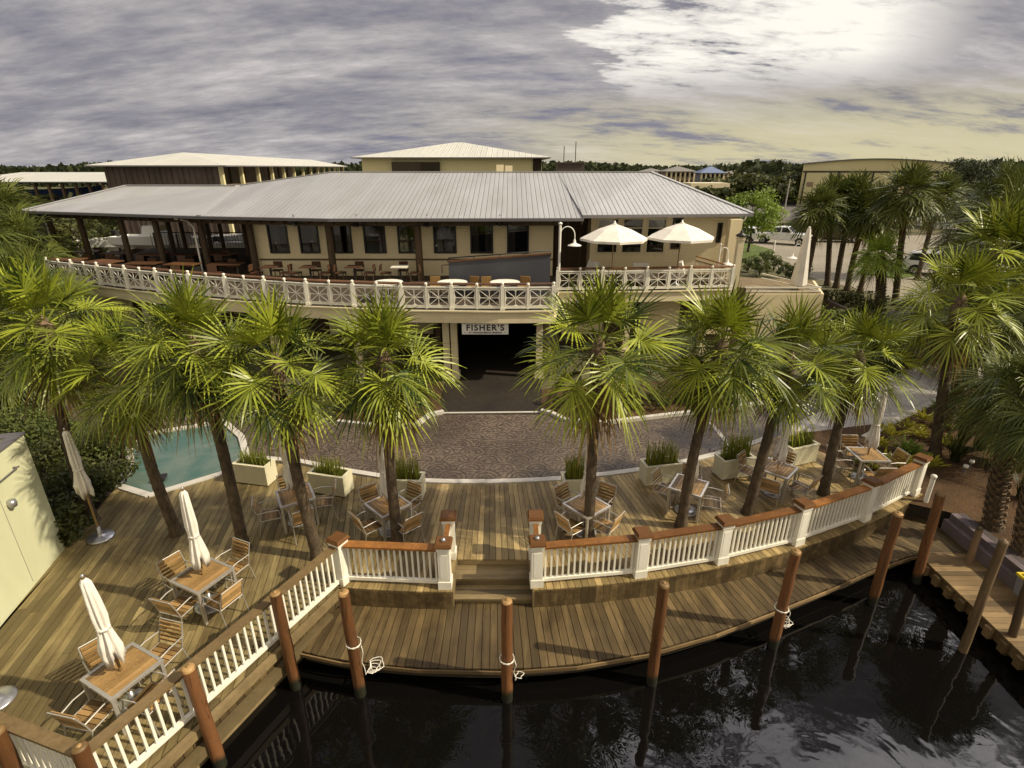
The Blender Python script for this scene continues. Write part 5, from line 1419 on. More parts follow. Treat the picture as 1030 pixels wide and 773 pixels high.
# dark rings where the trunks pass through the deck belong to the trunk base
RB = 'palms on the right bank'
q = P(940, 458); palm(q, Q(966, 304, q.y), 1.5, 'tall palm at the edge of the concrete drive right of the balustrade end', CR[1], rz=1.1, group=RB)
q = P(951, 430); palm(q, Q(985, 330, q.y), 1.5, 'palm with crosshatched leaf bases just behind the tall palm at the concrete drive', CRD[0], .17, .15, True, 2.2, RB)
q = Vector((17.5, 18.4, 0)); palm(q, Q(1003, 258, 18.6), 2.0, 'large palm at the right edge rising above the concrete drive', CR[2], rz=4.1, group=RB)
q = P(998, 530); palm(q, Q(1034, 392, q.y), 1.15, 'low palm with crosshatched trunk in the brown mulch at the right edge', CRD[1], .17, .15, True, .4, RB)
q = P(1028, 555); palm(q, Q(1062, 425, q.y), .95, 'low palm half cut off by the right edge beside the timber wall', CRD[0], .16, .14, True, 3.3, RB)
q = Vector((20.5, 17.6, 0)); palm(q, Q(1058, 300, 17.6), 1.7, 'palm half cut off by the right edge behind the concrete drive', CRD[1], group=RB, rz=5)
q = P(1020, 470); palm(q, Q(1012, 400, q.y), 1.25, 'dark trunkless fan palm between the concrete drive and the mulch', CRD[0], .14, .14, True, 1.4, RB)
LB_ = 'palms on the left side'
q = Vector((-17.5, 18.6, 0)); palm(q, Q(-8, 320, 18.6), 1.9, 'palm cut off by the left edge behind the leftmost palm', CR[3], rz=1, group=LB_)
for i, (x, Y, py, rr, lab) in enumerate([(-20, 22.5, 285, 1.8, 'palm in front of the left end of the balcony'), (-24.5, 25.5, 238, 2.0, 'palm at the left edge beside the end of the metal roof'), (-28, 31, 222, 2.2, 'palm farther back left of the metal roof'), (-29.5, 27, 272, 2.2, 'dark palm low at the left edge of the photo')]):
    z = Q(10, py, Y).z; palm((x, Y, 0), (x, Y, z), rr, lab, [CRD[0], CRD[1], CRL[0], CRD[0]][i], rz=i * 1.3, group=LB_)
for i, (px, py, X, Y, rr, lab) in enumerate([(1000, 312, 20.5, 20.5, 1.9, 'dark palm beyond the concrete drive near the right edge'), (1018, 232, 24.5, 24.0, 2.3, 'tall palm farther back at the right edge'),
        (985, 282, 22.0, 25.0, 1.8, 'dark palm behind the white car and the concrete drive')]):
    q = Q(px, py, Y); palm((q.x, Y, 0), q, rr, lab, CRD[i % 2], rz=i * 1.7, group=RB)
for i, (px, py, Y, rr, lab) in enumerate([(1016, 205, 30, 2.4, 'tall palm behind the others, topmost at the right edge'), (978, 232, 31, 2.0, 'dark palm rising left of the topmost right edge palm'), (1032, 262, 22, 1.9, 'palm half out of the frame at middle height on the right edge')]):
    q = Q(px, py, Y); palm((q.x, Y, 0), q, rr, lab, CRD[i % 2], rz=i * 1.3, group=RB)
for i, (px, py, Y, rr, lab) in enumerate([(22, 250, 27.5, 2.1, 'dense dark palm directly left of the first pavilion post'), (-4, 215, 30, 2.3, 'tall dark palm at the left edge by the low boat shed'), (18, 300, 24.0, 1.9, 'dark palm under the left end of the balcony'), (62, 318, 20.5, 1.5, 'dark palm below the balcony behind the leftmost palm'), (-6, 372, 17.5, 1.6, 'dark palm at the left edge above the hedge')]):
    q = Q(px, py, Y); palm((q.x, Y, 0), q, rr, lab, CRD[i % 2], rz=i * 2.1, group=LB_)
MB_ = 'palms between the restaurant and the parking lot'
for i, (px, py, Y, rr, lab) in enumerate([(884, 214, 37, 2.1, 'dark palm behind the gap in the middle palm group'), (945, 200, 42, 2.2, 'dark palm at the right end of the middle palm group'), (824, 212, 36, 1.9, 'dark palm at the left end of the middle palm group')]):
    q = Q(px, py, Y); palm((q.x, Y, 0), q, rr, lab, CRL[i % 2], .17, .14, False, i * 2.2, MB_)
for i, (b_, c_, rr, lab, v, rz) in enumerate([((832, 287), (836, 202), 2.0, 'dark tall palm nearest the tall closed umbrella', 0, 0), ((841, 289), (858, 200), 2.0, 'dark tall palm, second trunk right of the tall closed umbrella', 1, 1), ((852, 292), (872, 212), 1.9, 'dark tall palm with its trunk left of the small bright palm', 0, 2.1),
        ((900, 307), (912, 196), 2.1, 'dark tall palm with its trunk right of the small bright palm', 1, 3.0)]):
    q = P(*b_); palm(q, Q(c_[0], c_[1], q.y), rr, lab, CRL[v], .19, .15, False, rz, MB_)
q = P(884, 310); palm(q, Q(886, 258, q.y), 1.6, 'small bright green palm with thick crosshatched trunk', CRB, .26, .24, True, .9, MB_)

# ---------------------------------------------------------------- shrubs and trees
def leaf_cloud(mb, c, rad, n, size, mi=0, shell=.55, lo=-1.0, asp=2.0, tone=None):
    for i in range(n):
        while True:
            v = Vector((rnd(-1, 1), rnd(-1, 1), rnd(lo, 1)))
            l_ = v.length
            if .05 < l_ <= 1: break
        v = v / l_ * (shell + (1 - shell) * random.random() ** .6)
        if v.z < lo: v.z = lo
        q = Vector((c[0] + v.x * rad[0], c[1] + v.y * rad[1], c[2] + v.z * rad[2]))
        nrm = (v + Vector((rnd(-.9, .9), rnd(-.9, .9), rnd(-.3, 1.0)))).normalized()
        a = nrm.cross(Vector((rnd(-1, 1), rnd(-1, 1), rnd(-1, 1)))).normalized(); b_ = nrm.cross(a)
        s_ = size * rnd(.6, 1.3)
        mb.add([q - a * s_, q + b_ * s_ / asp, q + a * s_, q - b_ * s_ / asp], [(0, 1, 2, 3)], mi, False, rnd(0, 1) if tone is None else min(1, max(0, tone + rnd(-.25, .25))))
def clumps(mb, c, rad, k, per, size, csize, lo=-.6, seed=0):
    for i in range(k):
        while True:
            v = Vector((rnd(-1, 1), rnd(-1, 1), rnd(lo, 1)))
            if v.length <= 1: break
        v = v.normalized() * (.35 + .55 * random.random() ** .5)
        q = (c[0] + v.x * rad[0], c[1] + v.y * rad[1], c[2] + v.z * rad[2]); cs = csize * rnd(.65, 1.25)
        leaf_cloud(mb, q, (cs, cs, cs * .75), per, size, 0, .35, -1, 1.8, rnd(0, 1))
def shrub(q, rad, h_, label, m_, n=900, size=.06, name='shrub', cat='shrub', group=None, k=None):
    random.seed(int(abs(q[0] * 37 + q[1] * 11) * 10) % 9999)
    o = empty(name, (q[0], q[1], q[2] if len(q) > 2 else 0)); tag(o, label, cat, group)
    mb = MB()
    for i in range(9):
        a = rnd(0, 6.28); r_ = rnd(.2, .8); mb.tube([(0, 0, -.03), (math.cos(a) * rad * r_ * .4, math.sin(a) * rad * r_ * .4, h_ * .45), (math.cos(a) * rad * r_, math.sin(a) * rad * r_, h_ * .8)], [.025, .015, .006], 4)
    mb.build('stem', M['tree_bark'], o)
    mb = MB(); kk = k or max(6, int(n / 70)); clumps(mb, (0, 0, h_ * .52), (rad, rad, h_ * .5), kk, int(n / kk), size, min(rad, h_) * .42, -.9); mb.build('foliage', M[m_], o)
    return o
HG = 'dark shrubs of the hedge by the pale green building'
for i, (x, y, rr, h_, m_) in enumerate([(38, 428, .9, .85, 'leaf_mid'), (62, 432, .9, .95, 'leaf_mid'), (86, 440, .95, 1.0, 'leaf_mid'), (112, 450, .8, .9, 'leaf_mid'), (56, 462, 1.0, 1.15, 'leaf_dark'), (84, 470, .95, 1.15, 'leaf_dark'), (110, 478, .72, .95, 'leaf_dark'), (62, 500, .85, 1.1, 'leaf_dark'), (86, 498, .75, 1.0, 'leaf_dark'), (70, 528, .55, .8, 'leaf_dark'), (18, 420, .9, .8, 'leaf_mid')]):
    q = P(x, y + 14)
    lab = ['second from the left in the back row along the drive', 'middle of the back row along the drive', 'second from the right in the back row along the drive', 'rightmost of the back row, beside the pool', 'against the building corner in the middle row', 'beside the leftmost palm trunk', 'nearest the pool coping', 'against the pale green wall', 'behind the free standing umbrella', 'at the lower tip of the hedge', 'leftmost of the back row along the drive'][i]
    shrub(q, rr, h_, ('mid green' if m_ == 'leaf_mid' else 'dark green') + ' hedge shrub, ' + lab, m_, 1500, .055, 'hedge_shrub', 'shrub', HG)
def grass_clump(q, h_, n, label, m_='reed', spread=.5, w_=.010):
    random.seed(int(abs(q.x * 91 + q.y * 17)) + n); o = empty('grass_clump', q); tag(o, label, 'ornamental grass'); mb = MB()
    for i in range(n):
        a = rnd(0, 6.28); L = h_ * rnd(.7, 1.15); b_ = rnd(.1, 1) * spread; s_ = Vector((-math.sin(a), math.cos(a), 0)) * w_
        c_ = Vector((rnd(-.1, .1), rnd(-.1, .1), 0)); d = Vector((math.cos(a), math.sin(a), 0)); vv = []
        for t, ww in ((0, 1), (.4, .9), (.75, .6), (1, .1)):
            p_ = c_ + d * b_ * L * t ** 1.6 + Vector((0, 0, L * (t - .35 * b_ * t ** 2.5))); vv += [p_ - s_ * ww, p_ + s_ * ww]
        mb.add(vv, [(0, 1, 3, 2), (2, 3, 5, 4), (4, 5, 7, 6)], 0, False, rnd(0, 1))
    mb.build('blades', M[m_], o)
grass_clump(P(104, 470), 1.35, 260, 'tall dark fountain grass between the hedge and the pool', 'leaf_dark'); grass_clump(P(122, 458), 1.3, 240, 'yellow green fountain grass at the upper pool corner', 'leaf_mid')
_gs = [(968, 432), (985, 440), (1005, 452), (1022, 462), (960, 452), (1028, 490)]
for (x, y), w_ in zip(_gs, ordinals([q_[0] for q_ in _gs])):
    grass_clump(P(x, y + 12), rnd(.7, 1.0), 120, w_ + ' of the dark spiky clumps in the mulch under the right palms', 'leaf_dark', .9, .016)
# yellow green plants in the mulch
random.seed(44)
def spiky(q, h_, label, m_, group):
    o = empty('bedding_plant', q); tag(o, label, 'plant', group); mb = MB()
    for i in range(46):
        a = rnd(0, 6.28); d = Vector((math.cos(a), math.sin(a), 0)); up = rnd(.3, 1.3); L = h_ * rnd(.6, 1.1)
        d1 = (d + Vector((0, 0, up))).normalized(); s_ = d1.cross(Vector((0, 0, 1))).normalized() * rnd(.025, .045)
        c_ = Vector((rnd(-.12, .12), rnd(-.12, .12), rnd(0, .12))); m1 = c_ + d1 * L * .6; t_ = c_ + d1 * L + Vector((0, 0, -.12 * L))
        mb.add([c_, m1 - s_, t_, m1 + s_], [(0, 1, 2, 3)], 0, False, rnd(0, 1))
    mb.build('leaves', M[m_], o)
pp = [(868, 468), (884, 450), (896, 440), (890, 468), (900, 482), (908, 455), (912, 432), (925, 440), (930, 424), (905, 470), (921, 462), (882, 475), (955, 432), (960, 418), (972, 425), (945, 415), (936, 470), (968, 410), (985, 420), (950, 448)]
_po = ordinals([q_[0] + q_[1] * .001 for q_ in pp])
for i, (x, y) in enumerate(pp):
    spiky(P(x, y), rnd(.40, .62), _po[i] + ' of the yellow green plants in the right mulch bed', 'leaf_yellow' if i % 5 else 'leaf_bright', 'yellow green plants in the mulch bed')
# dark shrubs along the beds in front of the building
GB2 = 'shrubs in the beds below the balcony'
_bs = [(345, 412), (372, 408), (400, 404), (425, 398), (572, 408), (602, 412), (632, 410), (662, 408), (692, 404), (722, 400), (752, 398)]
_bo = ordinals([q_[0] for q_ in _bs[:4]]) + ordinals([q_[0] for q_ in _bs[4:]])
for i, (x, y) in enumerate(_bs):
    q = P(x, y); shrub(q, .62, .8, _bo[i] + ' of the low dark shrubs in the bed ' + ('left' if x < 500 else 'right') + ' of the passage', 'leaf_dark', 500, .06, 'shrub', 'shrub', GB2 + (' left' if x < 500 else ' right'))
# planting strip beside the parking lot
random.seed(9)
strip = [(752, 288), (768, 292), (786, 300), (806, 305), (822, 300), (838, 306), (856, 308), (872, 312), (905, 318), (925, 325), (948, 330), (790, 318), (830, 330), (870, 345), (910, 350), (815, 322), (850, 325), (895, 335), (940, 345), (765, 318)]
_so = ordinals([q_[0] for q_ in strip[:11]]) + ordinals([q_[0] for q_ in strip[11:]])
for i, (x, y) in enumerate(strip):
    q = P(x, y + 6); bright = i >= 11
    shrub(q, rnd(.8, 1.25), rnd(.9, 1.5), _so[i] + ' of the ' + ('bright' if bright else 'dark') + ' shrubs in the strip by the parking lot', 'leaf_bright' if bright and i % 2 else 'leaf_mid' if bright else 'leaf_dark', 700, .09, 'shrub', 'shrub', ('bright' if bright else 'dark') + ' shrubs in the planting strip')
_fs = [(880, 376), (905, 368), (930, 362), (955, 354), (980, 346), (1005, 340), (1028, 334), (890, 352), (925, 344), (965, 334), (1000, 324)]
for i, (x, y) in enumerate(_fs):
    shrub(P(x, y), rnd(.9, 1.3), rnd(.9, 1.5), ORD[sorted(q_[0] for q_ in _fs).index(x)] + ' of the dark shrubs along the far side of the concrete drive', 'leaf_dark', 700, .09, 'shrub', 'shrub', 'dark shrubs along the concrete drive')
_ls = [(8, 292), (28, 300), (48, 306), (5, 330), (30, 335), (55, 340), (12, 370), (40, 372), (70, 366), (100, 378), (130, 384)]
_lo = ordinals([q_[0] for q_ in _ls])
for i, (x, y) in enumerate(_ls):
    shrub(P(x, y), rnd(1.0, 1.4), rnd(1.3, 2.2), _lo[i] + ' of the dark shrubs below the left end of the balcony', 'leaf_dark', 700, .10, 'shrub', 'shrub', 'dark shrubs below the left end of the balcony')
_ts = [(752, 268), (764, 272), (778, 268), (790, 274), (804, 279), (770, 262)]
for (x, y), w_ in zip(_ts, ordinals([q_[0] for q_ in _ts])):
    shrub(P(x, y + 5), rnd(.7, 1.0), rnd(.9, 1.5), w_ + ' of the leafy shrubs behind the raised side terrace', 'leaf_mid', 700, .09, 'shrub', 'shrub', 'shrubs behind the raised side terrace')
# low dark retaining edge of the strip
mb = MB(); a_ = [P(805, 300), P(850, 322), P(900, 345), P(960, 360)]
for p0, p1 in zip(a_[:-1], a_[1:]): mb.bar(p0 + Vector((0, 0, .3)), p1 + Vector((0, 0, .3)), .2, .7)
tag(mb.build('low_wall', M['brown_siding']), 'low dark wall running along the planting strip under the right palms', 'wall')

def tree(q, h_, rad, label, m_='leaf_mid', n=2600, size=.22, trunk_h=.35, tr=.16, group=None, name='leafy_tree', k=26, cs=.34):
    random.seed(int(abs(q[0] * 13 + q[1] * 7)) + 3)
    o = empty(name, (q[0], q[1], 0)); tag(o, label, 'tree', group)
    mb = MB(); top = h_ * .85
    mb.tube([(0, 0, -.2), (rnd(-.1, .1), 0, h_ * trunk_h), (rnd(-.3, .3), rnd(-.2, .2), top)], [tr, tr * .75, tr * .2], 7)
    for i in range(7):
        a = rnd(0, 6.28); z = h_ * rnd(trunk_h, .7); mb.tube([(0, 0, z), (math.cos(a) * rad * .45, math.sin(a) * rad * .45, z + h_ * .1), (math.cos(a) * rad * .8, math.sin(a) * rad * .8, z + h_ * .16)], [tr * .4, tr * .25, tr * .08], 5)
    mb.build('trunk', M['tree_bark'], o)
    mb = MB(); ch = h_ * (1 - trunk_h) / 2; clumps(mb, (0, 0, h_ * trunk_h + ch), (rad, rad, ch), k, n // k, size, rad * cs, -1); mb.build('crown', M[m_], o)
    return o
q = P(752, 254); tree(q, 6.4, 3.0, 'bright green leafy tree on the lawn island right of the roof end', 'leaf_bright', 3800, .16, .25, .14, k=34, cs=.36)
def pine(q, h_, rad, label, group=None, n=2400):
    random.seed(int(abs(q[0] * 17 + q[1] * 5)) + 1)
    o = empty('pine_tree', (q[0], q[1], 0)); tag(o, label, 'tree', group)
    mb = MB(); lean = rnd(-.4, .4); mb.tube([(0, 0, -.3), (lean * .4, 0, h_ * .5), (lean, 0, h_ * .97)], [h_ * .018, h_ * .013, h_ * .004], 7)
    cl = []
    for i in range(20):
        u = rnd(.42, 1); a = rnd(0, 6.28); r_ = rad * (1.15 - u) * 1.5 * rnd(.5, 1); r_ = min(r_, rad)
        e_ = Vector((lean * u + math.cos(a) * r_, math.sin(a) * r_, h_ * (u - .02) + r_ * .25)); mb.tube([(lean * u, 0, h_ * (u - .08)), tuple(e_)], [h_ * .005, h_ * .002], 4); cl.append(e_)
    cl.append(Vector((lean, 0, h_ * .97)))
    mb.build('trunk', M['tree_bark'], o)
    mb = MB()
    for e_ in cl:
        s_ = rad * rnd(.22, .42); leaf_cloud(mb, e_, (s_, s_, s_ * .6), n // len(cl), h_ * .022, 0, .2, -1, 2.6, rnd(0, 1))
    mb.build('crown', M['needles'], o)
for i, (X, Y, h_, rr, lab) in enumerate([(-31.5, 40, 5.6, 2.4, 'dark leafy tree behind the first bay of the open pavilion'), (-34, 36, 6.0, 2.6, 'dark leafy tree left of the open pavilion')]):
    tree((X, Y), h_, rr, lab, 'leaf_dark', 2600, .14, .2, .15, 'trees behind the open pavilion', k=26, cs=.38)
PG = 'pines behind the parking lot on the right'
for i, (px, py, top, Y, rr, lab) in enumerate([(947, 232, 162, 78, 4.2, 'pine in front of the right end of the hangar'), (966, 232, 165, 74, 4.2, 'pine just left of the small white building'), (981, 226, 172, 92, 4.5, 'dark pine right behind the small white building'), (1002, 226, 178, 96, 5, 'pine right of the small white building'), (1022, 226, 165, 88, 4.8, 'dense pine at the right edge of the photo'),
        (1046, 226, 160, 84, 5, 'pine cut off by the right edge'), (900, 226, 172, 105, 4.5, 'pine in front of the middle of the hangar'), (773, 206, 163, 150, 5.0, 'tall pine standing above the trees left of the hangar')]):
    zt = Q(px, top, Y).z; x = Q(px, 230, Y).x; pine((x, Y), zt, rr, lab, PG)
TG = 'trees left of the hangar'
random.seed(3)
for i, (px, top, Y, rr) in enumerate([(706, 186, 120, 5), (726, 180, 140, 6), (742, 176, 150, 6), (758, 178, 135, 5.5), (776, 180, 128, 5), (792, 176, 138, 5.5), (716, 190, 95, 3.5), (690, 190, 110, 4)]):
    zt = Q(px, top, Y).z; x = Q(px, 200, Y).x
    tree((x, Y), zt, rr, ['round dark tree near the end of the roof ridge slope', 'dark tree behind the canopy roof', 'dark tree left of the tall pine', 'dark tree just in front of the tall pine', 'dark tree right of the tall pine', 'dark tree beside the hangar corner', 'low dark tree above the bright tree', 'dark tree close above the roof slope'][i], 'leaf_dark', 1500, .5, .2, .3, TG, 'leafy_tree', 20, .4)
# far treeline
def treeline(name, x0, x1, Y, h0, h1, n, label, m_='needles', size=1.3):
    random.seed(n); mb = MB()
    for i in range(n):
        x = rnd(x0, x1); hh = rnd(h0, h1) * (.93 + .14 * math.sin(x * .05) * math.sin(x * .013 + 1)); z = hh * random.random() ** .6; y = Y + rnd(-9, 9)
        a = Vector((rnd(-1, 1), rnd(-.4, .4), rnd(-1, 1))).normalized() * size * rnd(.5, 1.3); b_ = a.cross(Vector((rnd(-.3, .3), 1, rnd(-.3, .3)))) * rnd(.5, .9); q = Vector((x, y, z))
        mb.add([q - a, q + b_, q + a, q - b_], [(0, 1, 2, 3)], 0, False, rnd(0, 1))
    o = mb.build(name, M[m_]); tag(o, label, 'woods', None, 'stuff')
treeline('far_woods', -420, -20, 260, 8.7, 10.2, 14000, 'dark wood along the horizon behind the boat sheds')
treeline('far_woods', -30, 420, 330, 8.6, 10.6, 12000, 'dark wood along the horizon behind the far houses on the right')
treeline('far_woods', 60, 260, 150, 8, 10.5, 7000, 'dark wood behind the hangar at the right', 'needles', 1.0)
treeline('scrub', -78, -36, 58, 2, 6.0, 3500, 'green scrub in front of the low boat shed at the left', 'leaf_dark', .55)
treeline('hedge', 34, 80, 74, .9, 1.7, 1800, 'clipped dark hedge behind the white pickup', 'leaf_dark', .32) if False else None

# hedge behind the pickup
random.seed(77); mb = MB(); a_, b2 = P(768, 239), P(858, 241)
for i in range(2600):
    q = a_.lerp(b2, random.random()) + Vector((rnd(-.2, .2), rnd(-.8, .8), rnd(.05, 1.7))); v = Vector((rnd(-1, 1), rnd(-1, 1), rnd(-1, 1))).normalized(); s_ = v.cross(Vector((rnd(-1, 1), 1, .3))).normalized()
    mb.add([q - v * .2, q + s_ * .12, q + v * .2, q - s_ * .12], [(0, 1, 2, 3)])
tag(mb.build('clipped_hedge', M['leaf_dark']), 'long clipped dark hedge behind the white pickup truck', 'hedge')

# ---------------------------------------------------------------- pale green building at the lower left
o = empty('pool_building', wall_a); tag(o, 'pale green flat roofed building at the left edge with a wall lamp', 'building')
inn = Vector((-wall_dir.y, wall_dir.x, 0)); 
if inn.x > 0: inn = -inn
hb = Q(31, 437, wall_a.y).z
def lw(s_, d, z): return wall_dir * s_ + inn * d + Vector((0, 0, z))
mb = MB()
mb.bar(lw(0, .08, hb / 2), lw(9, .08, hb / 2), .16, hb); mb.bar(lw(.08, .16, hb / 2), lw(.08, 6, hb / 2), .16, hb)
mb.build('wall', M['green_wall'], o)
mb = MB(); mb.bar(lw(.16, 3.1, hb - .55), lw(9, 3.1, hb - .55), 5.8, .1); mb.build('roof', M['grey_roof'], o)
mb = MB(); mb.bar(lw(-.03, .08, hb + .02), lw(9, .08, hb + .02), .22, .04); mb.bar(lw(.08, .19, hb + .02), lw(.08, 6, hb + .02), .22, .04); mb.build('coping', M['gutter'], o)
mb = MB()
for s_ in (1.22, 2.44, 3.66, 4.88): mb.bar(lw(s_, -.001, .1), lw(s_, -.001, hb - .08), .007, .006, up=tuple(wall_dir))
mb.build('panel_joint', M['gutter'], o)
mb = MB(); mb.tube([lw(.55, -.08, hb - .45), lw(1.3, -.08, hb - .45)], .015, 6); mb.tube([lw(.6, 0, hb - .45), lw(.6, -.08, hb - .45)], .02, 6); mb.tube([lw(1.25, 0, hb - .45), lw(1.25, -.08, hb - .45)], .02, 6); mb.build('grab_bar', M['gutter'], o)
mb = MB(); c_ = lw(1.05, -.06, hb - 1.0); mb.lathe([(0, .08), (.07, .07), (.085, 0), (.07, -.07), (0, -.08)], 12, c_); mb.build('wall_lamp', M['steel'], o)
mb = MB(); mb.box(lw(1.2, 1.4, hb - .25), (.9, .7, .5), 0.3); mb.build('roof_unit', M['lamp_white'], o)

# ---------------------------------------------------------------- background buildings
def hip_building(root, c0, sx, sy, rz, h_, rise, over, wall_m, roof_m, ridge=.35):
    rt = Matrix.Rotation(rz, 3, 'Z')
    mb = MB()
    for x, y, lx, ly in ((0, -sy / 2 + .1, sx, .2), (0, sy / 2 - .1, sx, .2), (-sx / 2 + .1, 0, .2, sy - .4), (sx / 2 - .1, 0, .2, sy - .4)): mb.box((x, y, h_ / 2), (lx, ly, h_))
    mb.build('wall', wall_m, root)
    X, Y = sx / 2 + over, sy / 2 + over
    if sx >= sy: r_ = [Vector((-X + Y * 1.0, 0, h_ + rise)), Vector((X - Y * 1.0, 0, h_ + rise))]
    else: r_ = [Vector((0, -Y + X, h_ + rise)), Vector((0, Y - X, h_ + rise))]
    A, B_, C_, D_ = Vector((-X, -Y, h_)), Vector((X, -Y, h_)), Vector((X, Y, h_)), Vector((-X, Y, h_))
    if sx >= sy: fs = [([A, B_, r_[1], r_[0]], (1, 0, 0)), ([B_, C_, r_[1]], (0, 1, 0)), ([C_, D_, r_[0], r_[1]], (1, 0, 0)), ([D_, A, r_[0]], (0, 1, 0))]
    else: fs = [([A, B_, r_[0]], (1, 0, 0)), ([B_, C_, r_[1], r_[0]], (0, 1, 0)), ([C_, D_, r_[1]], (1, 0, 0)), ([D_, A, r_[0], r_[1]], (0, 1, 0))]
    r = faces_uv(fs, 'roof', [roof_m, M['under'], M['gutter']]); r.parent = root
    return root
# brown boat barn with open bays on its right side
a_, b2 = Q(105, 170, 46), Q(222, 170, 46); hb_ = Q(160, 166.5, 46).z
far_ = Q(345, 170, 108)
o = empty('boat_barn', (a_.x, 46, 0)); tag(o, 'tall brown boat barn with white hipped roof and open bays along its right side', 'boat barn')
W_ = b2.x - a_.x; dv = Vector((far_.x - b2.x, 62, 0)); Ln = dv.length; dvn = dv.normalized()
mb = MB(); mb.box((W_ / 2, 0, hb_ / 2), (W_, .2, hb_)); mb.bar((0, .1, hb_ / 2), (dv.x, dv.y, hb_ / 2), .2, hb_); mb.build('wall', M['brown_siding'], o)
mb = MB(); n = int(W_ / .45)
for i in range(n): mb.box((W_ * (i + .5) / n, -.12, hb_ / 2), (.06, .05, hb_))
mb.build('siding_ribs', M['brown_siding'], o)
for i in range(14):
    u = i / 13; p_ = Vector((W_, 0, 0)) + dv * u; mb = MB(); mb.box((p_.x, p_.y, hb_ / 2), (.28, .28, hb_)); mb.build('post', M['hangar'], o)
mb = MB()
for z in (2.3, 4.6, 6.6): mb.bar((W_ - .4, .3, z), (W_ - .4 + dv.x, dv.y, z), .14, .2)
for i in range(14):
    u = i / 13; p_ = Vector((W_ - 4.5, 0, 0)) + dv * u; mb.box((p_.x, p_.y + .3, hb_ / 2), (.2, .2, hb_))
mb.build('rack', M['post_wood'], o)
ov = .9; ap = Q(184, 153.5, 52); ap2 = Q(322, 163.5, 104)
A = Vector((-ov, -ov, hb_)); B_ = Vector((W_ + ov, -ov, hb_)); Cc = Vector((W_ + ov, 0, hb_)) + dv; Dd = Vector((-ov, 0, hb_)) + dv
ap = ap - o.location; ap2 = Vector((W_ / 2, 0, ap.z)) + dv * .92
r = faces_uv([([A, B_, ap], (1, 0, 0)), ([B_, Cc, ap2, ap], dvn), ([Cc, Dd, ap2], (1, 0, 0)), ([Dd, A, ap, ap2], dvn)], 'roof', [M['white_roof'], M['under'], M['gutter']]); r.parent = o
# low open shed farther left
a_, b2 = Q(-60, 182, 64), Q(106, 182, 64); zt_ = Q(50, 173.5, 74).z; zl = Q(50, 183, 64).z
o = empty('boat_shed', (a_.x, 64, 0)); tag(o, 'long low open boat shed with white roof at the far left', 'boat shed'); W_ = b2.x - a_.x
r = faces_uv([([Vector((0, 0, zl)), Vector((W_, 0, zl)), Vector((W_, 11, zt_)), Vector((0, 11, zt_))], (1, 0, 0)), ([Vector((0, 22, zl)), Vector((W_, 22, zl)), Vector((W_, 11, zt_)), Vector((0, 11, zt_))], (1, 0, 0))], 'roof', [M['white_roof'], M['under'], M['gutter']]); r.parent = o
for i in range(12):
    for y in (.5, 21): mb = MB(); mb.box((W_ * (i + .5) / 12, y, zl / 2), (.25, .25, zl - .05)); mb.build('post', M['post_wood'], o)
mb = MB()
for z in (2.2, 4.4):
    for y in (2, 8, 14): mb.box((W_ / 2, y, z), (W_, .15, .18))
mb.build('rack', M['gutter'], o)
# yellow green building behind the ridge
a_, b2 = Q(364, 165, 62), Q(545, 165, 62); h_ = Q(455, 158.5, 62).z; apz = Q(460, 143.5, 71).z
o = empty('hip_roof_building', ((a_.x + b2.x) / 2, 71, 0)); tag(o, 'yellow green building with white pyramid roof rising behind the restaurant ridge', 'building')
hip_building(o, None, b2.x - a_.x, 18, 0, h_, apz - h_, .9, M['hangar'], M['white_roof'])
x0_, x1_ = Q(394, 168, 61.5).x - o.location.x, Q(442, 168, 61.5).x - o.location.x; zz0, zz1 = Q(420, 180, 61.5).z, Q(420, 163, 61.5).z
mb = MB(); mb.box(((x0_ + x1_) / 2, -9.3, (zz0 + zz1) / 2), (x1_ - x0_, .5, zz1 - zz0)); mb.build('louvre_box', M['under'], o)
mb = MB(); mb.box((x1_ - 1.0, -9.57, (zz0 + zz1) / 2), (1.9, .06, zz1 - zz0 - .2)); mb.build('opening', M['dark_inside'], o)
mb = MB(); mb.box(((b2.x - a_.x) / 2 - .5, -9.06, h_ / 2), (.9, .12, h_)); mb.build('corner_panel', M['dark_inside'], o)
# brown rooftop box with antennas
q = Q(573, 172, 56); zt_ = Q(573, 164.5, 56).z; o = empty('rooftop_tower', (q.x, 56, 0)); tag(o, 'brown boxy tower with two antennas behind the ridge', 'tower')
mb = MB(); mb.box((0, 0, zt_ / 2), (2.5, 2.5, zt_)); mb.box((0, 0, zt_ + .03), (2.7, 2.7, .1)); mb.build('tower', M['brown_siding'], o)
for x, hh in ((-.6, 1.5), (.5, 1.9)): mb = MB(); mb.tube([(x, 0, zt_), (x, 0, zt_ + hh)], .04, 5); mb.build('antenna', M['dark_metal'], o)
# far houses
def far_house(px0, px1, Y, ytop, label, wm, rm, rise=1.4, nw=6, floors=3, sy=14):
    a_, b2 = Q(px0, 180, Y), Q(px1, 180, Y); h_ = Q((px0 + px1) / 2, ytop, Y).z; o = empty('far_house', ((a_.x + b2.x) / 2, Y, 0)); tag(o, label, 'building')
    sx = b2.x - a_.x; hip_building(o, None, sx, min(sy, sx * .9), 0, h_, rise, .7, wm, rm)
    dd = -min(sy, sx * .9) / 2
    for f_ in range(floors):
        for i in range(nw):
            mb = MB(); mb.box((-sx / 2 + sx * (i + .5) / nw, dd - .02, h_ * (f_ + .55) / floors), (sx / nw * .5, .08, h_ / floors * .5)); mb.build('window', M['glass'], o)
    mb = MB()
    for i in range(nw + 1): mb.box((-sx / 2 + sx * i / nw, dd - .12, h_ / 2), (.5, .2, h_))
    mb.build('pilaster', M['cream_plain'], o)
